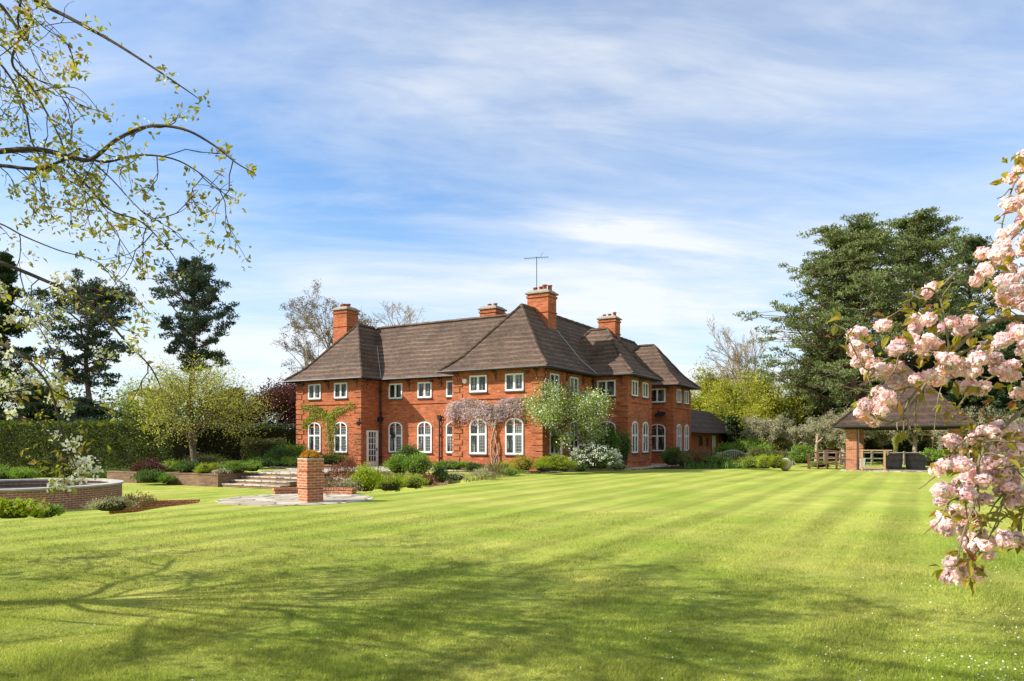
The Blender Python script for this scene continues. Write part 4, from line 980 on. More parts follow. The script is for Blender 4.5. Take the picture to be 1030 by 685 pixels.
# ---------------------------------------------------------------- hedges and trees behind, left to right
h0, h1 = at(-120, 48.5), at(182, 44.5)
hedge('hedge', 'long tall clipped dark green hedge behind the pond', h0[:2], h1[:2], 1.6, 3.45, 'hedge leaves', 52000, .11, 1, LOW)
h0, h1 = at(180, 45.5), at(292, 55.5)
hedge('hedge', 'tall dark hedge running up to the left end of the house', h0[:2], h1[:2], 1.5, 3.0, 'dark evergreen leaves', 16000, .14, 2, -.3)
h0, h1 = at(243, 45.5), at(288, 46.2)
hedge('hedge', 'olive green clipped hedge block left of the house', h0[:2], h1[:2], 1.4, 1.75, 'olive hedge leaves', 12000, .08, 3, -.2)
pine('pine_tree', 'tall dark pine with open top, nearest the house on the left', 190, 62, 16.9, .44, 4.1, 'blue pine needles', limbs=36, seed=4, tuft=50, bend=.012, needle=.32, tsize=.58, twigs=9)
pine('pine_tree', 'broad dark pine with bare lower trunk behind the long hedge', 102, 60, 14.3, .42, 5.2, 'blue pine needles', limbs=34, seed=8, tuft=50, lean=(-.04, 0), bend=.03, needle=.32, tsize=.58, twigs=9)
pine('conifer', 'tall dark dense conifer at the left edge of the picture', -4, 57, 17.2, .04, 3.8, 'dark evergreen leaves', limbs=70, seed=9, tuft=60, shape=lambda x: (1 - x) ** .75, droop=.35, needle=.3, tsize=.5)
pine('conifer', 'low dark blue-green conifer in front of the pines', 86, 54, 5.2, .03, 3.2, 'blue pine needles', limbs=40, seed=12, tuft=60, shape=lambda x: (1 - x) ** .6, droop=.2, needle=.28, tsize=.5)
pine('conifer', 'dark rounded yew rising behind the hedge below the tall pine', 150, 57, 6.0, .03, 3.0, 'dark evergreen leaves', limbs=44, seed=13, tuft=60, shape=lambda x: (1 - x) ** .5, needle=.3, tsize=.55)
pine('conifer', 'dark yew just left of the pale spring tree by the hedge', 48, 56, 6.2, .03, 3.4, 'dark evergreen leaves', limbs=44, seed=14, tuft=60, shape=lambda x: (1 - x) ** .5, needle=.3, tsize=.55)
tree('broadleaf_tree', 'light green tree coming into leaf behind the left hedge', 14, 58, 9.4, .16, dict(OPEN, trunk=.5), 'bark', 'spring leaves', .13, 3, .42, seed=21)
tree('broadleaf_tree', 'wide pale green and bronze tree coming into leaf left of the house', 204, 43.0, 7.4, .085, dict(OPEN, cr=.5, rmin=.006, trunk=.24, top=.45, ratio=.80, ang=[.8, .75, .8], wob=.2, pull=[.03, .05, .0, -.05], kids=[9, 7, 6]), 'bark', 'pale spring leaves', .115, 7, .44, wide=1.38, seed=22, z=LOW)
tree('broadleaf_tree', 'fresh green young tree between the pale tree and the pines', 150, 53, 7.6, .10, dict(OPEN, trunk=.5), 'bark', 'spring leaves', .13, 3, .36, seed=23)
tree('copper_beech', 'dark copper-red tree against the left end of the house', 281, 58, 6.9, .16, dict(OPEN, kids=[7, 6, 5]), 'barkdark', 'copper leaves', .15, 16, .4, seed=25)
tree('bare_tree', 'tall bare tree with russet buds behind the left chimney', 331, 66, 15.8, .18, dict(BARE, ang=[.6, .6, .65, .6, .6], wob=.13, wob0=.03), 'barkpale', 'brown twig leaves', .12, 1, .14, seed=44)
tree('bare_tree', 'thin bare silver tree left of the russet-budded one', 294, 60, 11.0, .11, dict(BARE, lv=4, trunk=.8, kids=[12, 5, 3, 2], ang=[.7, .6, .6, .6], ratio=.32, top=.3), 'barkpale', None, seed=32)
tree('bare_tree', 'bare twiggy tree top showing over the main roof ridge', 396, 70, 15.2, .17, dict(BARE, wob=.14), 'barkpale', None, seed=33)
tree('copper_beech', 'smaller copper-red tree left of the one touching the house', 262, 60, 5.6, .12, dict(OPEN, kids=[7, 6, 5]), 'barkdark', 'copper leaves', .15, 14, .4, seed=26)
pine('conifer', 'dark yew behind the trunk of the pale spring tree', 232, 58, 5.4, .03, 3.0, 'dark evergreen leaves', limbs=44, seed=15, tuft=60, shape=lambda x: (1 - x) ** .5, needle=.3, tsize=.55)
# right of the house
tree('bare_tree', 'tall bare upright tree between the outbuilding and the big pine', 756, 74, 15.0, .19, dict(BARE, ang=[.45, .5, .55, .6, .6], kids=[10, 6, 5, 4, 2], rmin=.012), 'barkpale', None, seed=35)
tree('bare_tree', 'smaller bare tree just left of the tall bare upright one', 735, 78, 10.8, .2, BARE, 'barkpale', 'brown twig leaves', .1, 1, .12, seed=36)
tree('broadleaf_tree', 'yellow-green rounded tree rising above the outbuilding roof', 712, 78, 9.8, .24, BROAD, 'bark', 'yellow spring leaves', .2, 16, .62, seed=41)
tree('broadleaf_tree', 'yellow-green tree between the outbuilding and the bare tree', 737, 72, 8.6, .22, BROAD, 'bark', 'yellow spring leaves', .19, 14, .6, seed=42)
tree('broadleaf_tree', 'bright spring green tree at the foot of the big pine', 786, 60, 7.0, .2, OPEN, 'bark', 'yellow spring leaves', .16, 11, .42, seed=43)
bush('laurel', 'dark glossy laurel behind the outbuilding', 'shrub', 753, 72, 6.2, 6.2, 'dark bush leaves', .22, 5200, 4, clumps=70, spread=.15)
bush('laurel', 'dark laurel between spring green tree and outbuilding roof end', 'shrub', 738, 75, 4.6, 5.4, 'dark bush leaves', .22, 4200, 4, clumps=60, spread=.15)
pine('pine_tree', 'huge spreading pine with layered limbs behind the gazebo', 862, 56, 17.8, .20, 8.2, 'cedar needles', limbs=66, seed=52, tuft=50, bend=.012, twigs=21, needle=.26, tsize=.62, flat=.36, reach=.22, up=.10, shape=lambda x: 1.02 - .80 * x ** 1.5)
pine('pine_tree', 'tall pine directly behind the top of the cherry blossom', 926, 60, 20.0, .34, 6.4, 'cedar needles', limbs=52, seed=53, tuft=50, bend=.014, twigs=19, needle=.26, tsize=.62, flat=.36, reach=.22, up=.12, shape=lambda x: 1.0 - .72 * x ** 1.4)
pine('pine_tree', 'darker pine farthest right behind the cherry blossom', 975, 68, 20.6, .3, 5.0, 'pine needles', limbs=46, seed=54, tuft=46, bend=.01, twigs=11, needle=.32, tsize=.6)
pine('conifer', 'broad low cedar skirting the huge pine beside the spring green tree', 826, 60, 10.2, .03, 4.6, 'cedar needles', limbs=60, seed=55, tuft=56, twigs=11, shape=lambda x: (1 - x) ** .55, droop=.05, needle=.36, tsize=.72)
pine('conifer', 'dark dense cedar standing directly behind the gazebo roof', 888, 58, 8.6, .03, 4.8, 'pine needles', limbs=54, seed=56, tuft=52, twigs=10, shape=lambda x: (1 - x) ** .55, droop=.05, needle=.36, tsize=.72)
pine('conifer', 'black-green yew to the right of the gazebo roof', 968, 54, 9.2, .03, 4.4, 'dark evergreen leaves', limbs=54, seed=57, tuft=60, twigs=10, shape=lambda x: (1 - x) ** .45, needle=.34, tsize=.7)
pine('conifer', 'black-green yew at the right edge of the picture', 1024, 52, 10.0, .03, 4.4, 'dark evergreen leaves', limbs=54, seed=58, tuft=60, twigs=10, shape=lambda x: (1 - x) ** .45, needle=.34, tsize=.7)
# pollarded apple trees in a row
rngp = np.random.default_rng(77)
APL = [(774, 53, 3.5, 'leftmost bare gnarled apple tree, nearest the outbuilding'), (848, 51, 4.0, 'wide bare gnarled apple tree left of the gazebo behind the footbridge'), (799, 52, 3.5, 'low bare apple tree between the store and the leftmost apple tree'), (868, 54, 3.8, 'bare apple tree just behind the left pier of the gazebo'), (822, 57, 3.6, 'bare apple tree behind the pale-roofed store'),
       (899, 52, 3.9, 'bare apple tree seen through the left part of the gazebo'), (921, 51, 3.8, 'bare apple tree seen through the middle of the gazebo'), (943, 50, 3.9, 'bare apple tree seen through the right part of the gazebo'), (980, 50, 4.1, 'bare gnarled apple tree right of the gazebo'), (1012, 49, 4.0, 'bare gnarled apple tree at the right edge behind the blossom')]
for i, (px, Y, h, lb) in enumerate(APL):
    tree('apple_tree', lb, px, Y, h, .105, KNOT, 'barkpale', 'grey green leaves', .10, 2, .14, group='bare apple trees in a row beyond the lawn', seed=80 + i)
# hedges and mass far behind
h0, h1 = at(730, 66), at(1075, 60)
hedge('hedge', 'dark evergreen hedge closing the view beyond the apple trees', h0[:2], h1[:2], 3, 3.4, 'dark evergreen leaves', 26000, .24, 5, 0, wavy=.3)
h0, h1 = at(752, 49.2), at(792, 48.6)
hedge('hedge', 'low brown-green hedge under the fence right of the outbuilding', h0[:2], h1[:2], .8, .85, 'olive hedge leaves', 5000, .07, 6, 0)
h0, h1 = at(930, 48), at(1060, 45)
hedge('hedge', 'low green hedge beyond the lawn right of the gazebo', h0[:2], h1[:2], 1.0, .9, 'bush leaves', 8000, .09, 7, 0)
rng = np.random.default_rng(90); m = MB()
for k in range(70):
    x = rng.uniform(-130, 140); y = 105 + rng.uniform(0, 30) - abs(x) * .15; hh = rng.uniform(5, 10.5); r = np.array([rng.uniform(3, 6), 3.5, hh * .55])
    P = lumpy_points(rng, 900, (x, y, hh * .45), r, 40, .2, .8); leaf_quads(m, P, .5, rng, .6)
tag(m.build('woods', M['dark evergreen leaves']), 'far-off dark belt of woodland behind the garden', 'woods', kind='stuff')

# ---------------------------------------------------------------- shrubs and plants around the house
BG = 'bright clipped box balls'
bush('box_ball', 'clipped bright green box ball, left of the two on the raised bed', 'box ball', 205.5, 37.2, .95, .62, 'lime bush leaves', .05, 2400, z=-.12)
bush('box_ball', 'clipped bright green box ball, right of the two on the raised bed', 'box ball', 213.5, 37.8, .9, .6, 'lime bush leaves', .05, 2400, z=-.12)
bush('lavender', 'grey-green lavender mound on the raised bed next to the steps', 'shrub', 238, 37.3, 1.5, .75, 'bush leaves', .07, 3000, z=-.12, d=1.0)
bush('lavender', 'dark green mound at the right end of the raised bed', 'shrub', 254, 38.6, 1.1, .75, 'bush leaves', .07, 2400, z=-.1)
bush('bedding_plant', 'loose green plants at the left end of the raised bed', 'plant', 188, 38.2, 1.6, .7, 'dark bush leaves', .09, 2200, z=-.12)
bush('bedding_plant', 'small pale-flowered plants between box balls and lavender', 'plant', 224, 36.9, 1.0, .35, 'grey green leaves', .05, 1200, z=-.12, flowers='white flowers', fl_n=140, fl_size=.05)
bush('shrub', 'brownish low clipped mound in front of the tall hedge', 'shrub', 206, 44.0, 3.0, 1.25, 'olive hedge leaves', .08, 3500, d=1.6, z=-.3)
bush('shrub', 'dark green rounded shrub just left of the house corner', 'shrub', 283, 44.5, 1.9, 1.35, 'dark bush leaves', .09, 3200, z=.0)
bush('shrub', 'light green leafy shrub at the left corner of the house', 'shrub', 298, 45.0, 1.7, 1.5, 'bush leaves', .1, 3000, z=0)
bush('box_ball', 'clipped box ball against the house, left of the pillar', 'box ball', 289, 42.5, .9, .72, 'bush leaves', .05, 2400, z=.02)
bush('box_ball', 'clipped box ball nearest the brick pillar top', 'box ball', 297, 42.3, .95, .75, 'bush leaves', .05, 2400, z=.02)
bush('bedding_plant', 'green spiky plants below the olive hedge block', 'plant', 262, 42.2, 2.4, .7, 'iris leaves', .12, 2600, z=0, d=1.0, aspect=.2)
bush('shrub', 'low green clipped shrub below the left wing windows', 'shrub', 333, 45.0, 2.1, .85, 'bush leaves', .07, 3000, z=.04, d=.9)
bush('shrub', 'dark red-purple shrub by the grey bench', 'shrub', 150, 40.5, 1.9, 1.35, 'copper leaves', .09, 3400, z=LOW)
bush('shrub', 'spreading dark green shrub in front of the red shrub', 'shrub', 152, 38.0, 1.75, .85, 'dark bush leaves', .08, 3000, z=LOW)
bush('shrub', 'small bright shrub at the corner of the raised bed wall', 'shrub', 168, 37.6, .9, .6, 'bush leaves', .07, 1600, z=LOW)
bush('shrub', 'yellow-green plants against the hedge beside the bench', 'shrub', 176, 43.5, 1.9, 1.2, 'spring leaves', .1, 2400, z=LOW)
bush('shrub', 'bright green shrub at the hedge foot, left of the pond rim', 'shrub', 8, 40, 2.0, .95, 'bush leaves', .09, 2600, z=LOW)
bush('shrub', 'bright green shrub at the hedge foot behind the pond rim', 'shrub', 24, 39.5, 1.5, .9, 'bush leaves', .09, 2400, z=LOW)
# around the pillar and along the terrace
bush('bronze_shrub', 'feathery bronze-brown shrub behind the brick pillar', 'shrub', 345, 28.5, 1.5, 1.35, 'bronze leaves', .09, 900, z=-.5, core=False, spread=.2)
bush('heath', 'mauve and brown heath on the slope right of the pillar', 'plant', 336, 25.0, 1.7, .75, 'brown twig leaves', .06, 2600, z=-.35, core=False, flowers='wisteria flowers', fl_n=260, fl_size=.04)
bush('shrub', 'rounded bright yellow-green shrub right of the pillar', 'shrub', 368, 25.2, 1.08, 1.1, 'lime bush leaves', .065, 4200, z=-.28, clumps=90)
bush('shrub', 'low yellow-green plant right of the rounded bright shrub', 'plant', 392, 26.6, 1.2, .75, 'lime bush leaves', .065, 2400, z=-.3)
bush('bedding_plant', 'yellow-tipped low plants at the edge of the lawn', 'plant', 416, 27.6, 1.1, .62, 'lime bush leaves', .05, 2000, z=-.25, flowers='gold leaves', fl_n=60, fl_size=.04)
bush('standard_shrub', 'umbrella-shaped green shrub, left of the pair on slender stems', 'shrub', 401, 31.0, 1.15, .95, 'bush leaves', .075, 3600, z=-.5, lift=.62, clumps=70)
bush('standard_shrub', 'umbrella-shaped green shrub, right of the pair on slender stems', 'shrub', 420, 30.6, 1.30, 1.05, 'bush leaves', .075, 3800, z=-.5, lift=.58, clumps=70)
bush('shrub', 'small dark shrub beside the umbrella-shaped pair', 'shrub', 443, 31.0, .75, .95, 'dark bush leaves', .07, 1500, z=-.3)
blades('ornamental_grass', 'straw-coloured dry grasses before the wisteria', 'grass clump', [(478, 31.5), (486, 31.8), (494, 32.4), (502, 32.8), (490, 31.0)], 'brown twig leaves', .85, 60, .006, 5, .22, .35)
bush('bedding_plant', 'loose green plant in front of the dry grasses', 'plant', 486, 30.8, 1.0, .55, 'grey green leaves', .06, 1200, z=-.05, core=False)
bush('shrub', 'low spreading green shrub under the recessed windows', 'shrub', 454, 38.5, 2.1, .62, 'bush leaves', .07, 3200, z=0.02, d=1.0)
bush('shrub', 'small low green shrub under the left bay window', 'shrub', 476, 38.4, 1.2, .5, 'dark bush leaves', .07, 1600, z=0.02, d=.8)
bush('gold_shrub', 'golden yellow shrub at the foot of the bay', 'shrub', 526, 36.6, 1.35, .95, 'gold leaves', .06, 2800, z=0.0, spread=.2)
bush('clipped_shrub', 'big smooth clipped lime-green shrub before the white flowering tree', 'shrub', 559, 35.6, 2.2, 1.0, 'lime bush leaves', .05, 9000, d=1.6, z=0, clumps=160, spread=.09, dense=.9)
bush('spirea', 'arching shrub covered in white flowers beside the clipped lime shrub', 'shrub', 598, 37.0, 2.6, 1.5, 'dark bush leaves', .07, 4200, d=2.0, z=0, flowers='white flowers', fl_n=2600, fl_size=.06)
bush('shrub', 'dark shrub with blue flowers between clipped and white shrubs', 'shrub', 583, 36.6, 1.0, .62, 'dark bush leaves', .07, 1600, z=0)
bush('laurel', 'dark green shrub climbing beside the side bay window', 'shrub', 606, 40.6, 2.2, 2.6, 'dark bush leaves', .13, 3400, z=0, d=1.2)
bush('laurel', 'upright dark green shrub at the corner quoins of side wing', 'shrub', 625, 41.6, 1.25, 2.35, 'dark bush leaves', .12, 2600, z=0, d=.9)
bush('shrub', 'small wall shrub between the two recessed ground-floor windows', 'shrub', 411, 42.6, 1.6, 1.5, 'dark bush leaves', .1, 2600, z=0, d=.9)
bush('shrub', 'dark green conical shrub at the foot of the far wing', 'shrub', 676, 43.0, 1.35, 1.25, 'dark bush leaves', .09, 2800, z=0)
bush('shrub', 'dull olive shrub next to the dark conical one', 'shrub', 688, 42.6, 1.1, 1.0, 'olive hedge leaves', .08, 2000, z=0)
bush('shrub', 'reddish twiggy shrub in front of the outbuilding', 'shrub', 704, 45.5, 1.9, 1.35, 'brown twig leaves', .09, 1500, z=0, core=False)
blades('iris_bed', 'row of bright green iris leaves along the border edge', 'plant', [(692 + 5.6 * k, 42.2 + .04 * k) for k in range(14)], 'iris leaves', .5, 26, .016, 7, .2, .25)
bush('shrub', 'green shrub under the outbuilding eaves, right of its door', 'shrub', 729, 56, 1.7, 1.5, 'bush leaves', .13, 2400, z=0)
bush('smoke_bush', 'black-purple shrub against the end of the outbuilding', 'shrub', 751, 60, 3.0, 1.8, 'copper leaves', .12, 2600, z=0, d=2)
bush('shrub', 'fresh green shrubs right of the bench', 'shrub', 757, 51, 2.8, 1.9, 'bush leaves', .13, 3000, z=0)
bush('shrub', 'olive and gold shrub in front of the bench end', 'shrub', 748, 43.2, 1.5, .95, 'olive hedge leaves', .08, 2000, z=0)
bush('box_ball', 'clipped bright box ball, left of the two at the lawn edge', 'box ball', 769.5, 39.4, .95, .95, 'lime bush leaves', .05, 3000, z=0)
bush('box_ball', 'clipped bright box ball, right of the two, beside the stone ball', 'box ball', 781, 39.3, 1.02, .96, 'lime bush leaves', .05, 3200, z=0)
bush('shrub', 'bright green shrub between box balls and footbridge', 'shrub', 806, 46.0, 1.7, 1.45, 'bush leaves', .1, 2600, z=0)
bush('shrub', 'round green bush seen through the right side of the gazebo', 'shrub', 936, 47.0, 1.4, 1.15, 'bush leaves', .1, 2200, z=0)
bush('shrub', 'low green plant on the grass under the footbridge', 'plant', 824, 42.8, 1.0, .45, 'bush leaves', .07, 1000, z=0)
# plants on the near edge of the sunken lawn
bush('bedding_plant', 'leafy light green plants at the lawn edge, far left', 'plant', 14, 16.4, 1.25, .55, 'lime bush leaves', .10, 1500, z=-.18, d=1.0)
bush('bedding_plant', 'pale green leafy plants at the lawn edge in front of the pond', 'plant', 44, 16.9, .85, .40, 'bush leaves', .08, 900, z=-.2)
bush('bedding_plant', 'grey-green trailing plant over the curved brick edging', 'plant', 112, 21.4, 1.4, .5, 'grey green leaves', .06, 1300, z=-.5, d=.8)
bush('bedding_plant', 'straggly reddish plant on the curved brick edging', 'plant', 140, 21.8, 1.0, .5, 'brown twig leaves', .06, 800, z=-.4, d=.6, core=False)

# ---------------------------------------------------------------- climbers on the walls
def climber(name, label, strokes, mat, n, leaf, flowers=None, fl_n=0, fl_size=.09, spread=.14, seed=0, droop=False, crown='foliage'):
    """strokes: polylines of (u, out, z) in front of a wall given by the function place"""
    rng = np.random.default_rng(seed); root = thing(name, label, 'climbing plant', (HO[0], HO[1], 0), R(-30)); m = MB(); S = []
    for pts, r in strokes:
        pts = np.array(pts, float); k = 10 * (len(pts) - 1) + 1; s = np.linspace(0, len(pts) - 1, k); q = np.stack([np.interp(s, np.arange(len(pts)), pts[:, a]) for a in range(3)], 1) + rng.normal(0, .018, (k, 3))
        m.tube(q, np.linspace(r, r * .5, k), 5, cap=False); S.append(q)
    m.build('stem', M['barkpale'], root, True); return root, S, rng
uL = lambda px: u_at(px, .4)
zL = lambda y, s=15.2: EYE + (HZ - y) / s
root, S, rng = climber('climbing_rose', 'green climbing plant trained around the left wing windows', [
    ([(uL(333), .3, .1), (uL(331), .3, 2.0), (uL(329), .3, 3.1), (uL(322), .3, 3.6), (uL(306), .3, 3.9)], .04), ([(uL(330), .3, 2.9), (uL(336), .3, 3.5), (uL(343), .3, 3.55), (uL(356), .3, 3.9)], .03), ([(uL(318), .3, 3.3), (uL(312), .3, 3.0), (uL(306), .3, 2.6)], .02), ([(uL(333), .3, 1.2), (uL(337), .3, 2.4), (uL(335), .3, 3.0)], .025)], '', 0, 0, seed=4)
P = np.concatenate([S[0][6:], S[0][20:], S[1], S[2], S[3]]); P = P[P[:, 2] > .9]; i = rng.integers(0, len(P), 2300); Q = P[i] + rng.normal(0, 1, (len(i), 3)) * np.array([.2, .05, .17]); Q[:, 1] = np.clip(Q[:, 1], .1, .36)
m = MB(); leaf_quads(m, Q, .10, rng, .6); m.build('foliage', M['spring leaves'], root)
uB = lambda px: u_at(px, 0.0)
root, S, rng = climber('wisteria', 'mauve flowering wisteria spreading across the bay between the windows', [
    ([(uB(497), -.12, 0), (uB(495), -.14, 1.2), (uB(498), -.12, 2.2), (uB(496), -.12, 3.2), (uB(490), -.12, 3.6), (uB(470), -.12, 3.75), (uB(455), -.14, 3.5)], .05), ([(uB(500), -.14, 0), (uB(502), -.12, 1.2), (uB(498), -.15, 2.2), (uB(501), -.12, 3.2), (uB(508), -.12, 3.7), (uB(526), -.12, 3.75)], .05),
    ([(uB(496), -.2, 0), (uB(501), -.2, .8), (uB(495), -.2, 1.6), (uB(501), -.2, 2.6), (uB(498), -.2, 3.4)], .035), ([(uB(459), -.12, 3.6), (uB(456), -.2, 3.1)], .02), ([(uB(496), -.12, 3.0), (uB(480), -.16, 3.25), (uB(464), -.16, 3.2)], .03), ([(uB(500), -.12, 3.1), (uB(512), -.16, 3.4), (uB(524), -.16, 3.3)], .03)], '', 0, 0, seed=6)
P = np.concatenate([S[0][32:], S[1][34:], S[3], S[4], S[5]]); i = rng.integers(0, len(P), 9000); a_ = rng.uniform(0, 1, len(i)); Q = P[i] + np.stack([rng.normal(0, .2, len(i)), -np.abs(rng.normal(.02, .14, len(i))), .26 - .82 * a_ * rng.uniform(.3, 1.2, len(P))[i]], 1)
m = MB(); leaf_quads(m, Q, .07, rng, .8, .2, np.array([0, 0, -.5])); m.build('blossom', M['wisteria flowers'], root)
i = rng.integers(0, len(P), 260); Q = P[i] + rng.normal(0, .13, (len(i), 3)) - np.array([0, .1, -.12]); m = MB(); leaf_quads(m, Q, .10, rng, .5); m.build('foliage', M['pale spring leaves'], root)
bush('rose_bush', 'thin reddish rose bush by the white garden door', 'shrub', 357, 44.0, 1.3, 2.4, 'brown twig leaves', .08, 420, z=.04, core=False, d=.9)
tree('white_blossom_tree', 'small spreading tree in white blossom before the bay corner', 566, 38.0, 4.75, .10, dict(OPEN, kids=[10, 7, 6], lv=3, trunk=.36, ratio=.66, ang=[.95, .8, .8], wob0=.03, pull=[.03, .05, .0, -.03]), 'bark', 'spring leaves', .085, 12, .24, seed=66, flowers='white flowers', fl_per=4, fl_size=.07)

# looser planting that fills the slope between the lawn edge and the terrace
FILL = [('mauve heath sprawling just right of the pillar foot', 329, 23.8, 1.0, .5, 'brown twig leaves', .05, 1300, -.2, 'wisteria flowers'), ('grey-leaved low shrub between the heath and the rounded bright shrub', 350, 24.6, .9, .6, 'grey green leaves', .055, 1200, -.25, None),
 ('dark leafy perennial behind the rounded bright shrub', 378, 28.0, 1.3, .85, 'dark bush leaves', .08, 1300, -.35, None), ('pale green ferny plant under the umbrella-shaped pair', 408, 29.0, 1.4, .6, 'spring leaves', .09, 1000, -.3, None),
 ('reddish new growth under the umbrella-shaped shrubs', 428, 29.5, 1.0, .5, 'bronze leaves', .07, 1200, -.25, None), ('low grey tuft at the lawn edge before the brick retaining wall', 458, 31.2, 1.1, .4, 'grey green leaves', .06, 900, -.12, None),
 ('sprawling green ground plant right of the dry grasses', 512, 34.0, 1.3, .38, 'bush leaves', .06, 1200, -.02, None), ('leafy green plant between dry grasses and gold shrub', 508, 37.3, 1.1, .55, 'spring leaves', .08, 1000, .02, None),
 ('white-flowered low plant under the right bay window', 497, 38.0, 1.2, .42, 'bush leaves', .06, 900, .03, 'white flowers'), ('tall thin bronze stems behind the pillar', 352, 30.5, .9, 1.5, 'bronze leaves', .07, 420, -.4, None),
 ('dark low plant in the shade of the clipped lime shrub', 546, 37.2, 1.0, .6, 'dark bush leaves', .07, 900, 0, None), ('grey-green cushion at the right foot of the white-flowered shrub', 622, 39.6, 1.2, .4, 'grey green leaves', .06, 800, 0, None),
 ('long leafy clump on the border between iris and bench', 720, 44.6, 2.2, .8, 'bush leaves', .10, 1500, 0, None), ('bronze clump on the border near the far wing shrubs', 698, 43.4, 1.2, .75, 'bronze leaves', .08, 1400, 0, None),
 ('pale green leafy clump on the border left of the box balls', 757, 41.5, 1.4, .7, 'spring leaves', .09, 1100, 0, None), ('dark leafy clump at the hedge foot right of the pond', 120, 42.0, 2.0, .8, 'dark bush leaves', .09, 1300, LOW, None),
 ('light green leafy clump at the hedge foot left of the bench', 138, 43.2, 1.5, .7, 'spring leaves', .09, 1000, LOW, None), ('purple-flowered plants at the back of the raised bed', 228, 39.5, 1.6, .6, 'bush leaves', .07, 1000, -.12, 'wisteria flowers')]
for lb, px, Y, w_, h_, mt_, lf_, n_, z_, fl_ in FILL:
    bush('bedding_plant', lb, 'plant', px, Y, w_, h_, mt_, lf_, n_, z=z_, core=h_ < 1.2, spread=.30, clumps=60, flowers=fl_, fl_n=160 if fl_ else 0, fl_size=.045)
# ---------------------------------------------------------------- the two cherry trees whose branches reach into the picture
def smooth(pts, k=7):
    pts = np.array(pts, float); n = len(pts); s = np.linspace(0, n - 1, (n - 1) * k + 1); out = []
    for x in s:
        i = min(int(x), n - 2); f = x - i; p0, p1, p2, p3 = pts[max(i-1, 0)], pts[i], pts[i+1], pts[min(i+2, n-1)]
        out.append(.5 * ((2*p1) + (-p0+p2)*f + (2*p0-5*p1+4*p2-p3)*f*f + (-p0+3*p1-3*p2+p3)*f**3))
    return np.array(out)
def in_view(p, mg=40):
    if p[1] < .3: return False
    x = CX + FOC * p[0] / p[1]; y = HZ - FOC * (p[2] - EYE) / p[1]
    return -mg < x < 1030 + mg and -mg < y < 685 + mg
def pr_(px, y, Y): return at(px, Y, y)
def grow_off(rng, mb, p, d, L, r, lvl, S, tips):
    """like grow, but the limbs keep out of the view of the lawn"""
    n = 6; pts, _ = wander(rng, p, d, L, n, S['wob'], S['pull'][min(lvl, len(S['pull'])-1)])
    bad = [i for i in range(n + 1) if in_view(pts[i])]
    if bad:
        if bad[0] < 3: return
        pts = pts[:bad[0] - 1]; n = len(pts) - 1
    rr = np.linspace(r, r * .5, n + 1); mb.tube(pts, rr, 6 if lvl < 2 else 4, cap=False)
    if lvl >= S['lv']:
        for k in range(1, n + 1): tips.append(pts[k])
        return
    for i in range(S['kids'][lvl]):
        t = .25 + .75 * (i + rng.uniform(.2, .8)) / S['kids'][lvl]; j = min(int(t * n), n - 1); q = pts[j] + (pts[j+1] - pts[j]) * (t*n - j)
        ax = pts[j+1] - pts[j]; ax /= np.linalg.norm(ax); sd = np.cross(ax, rng.normal(0, 1, 3)); sd /= np.linalg.norm(sd); an = S['ang'][min(lvl, len(S['ang'])-1)] * rng.uniform(.7, 1.3)
        grow_off(rng, mb, q, ax*math.cos(an) + sd*math.sin(an), L*S['ratio']*rng.uniform(.7, 1.2), rr[j]*.6, lvl+1, S, tips)
def sprig(rng, p, n, r): return p + rng.normal(0, 1, (n, 3)) * r

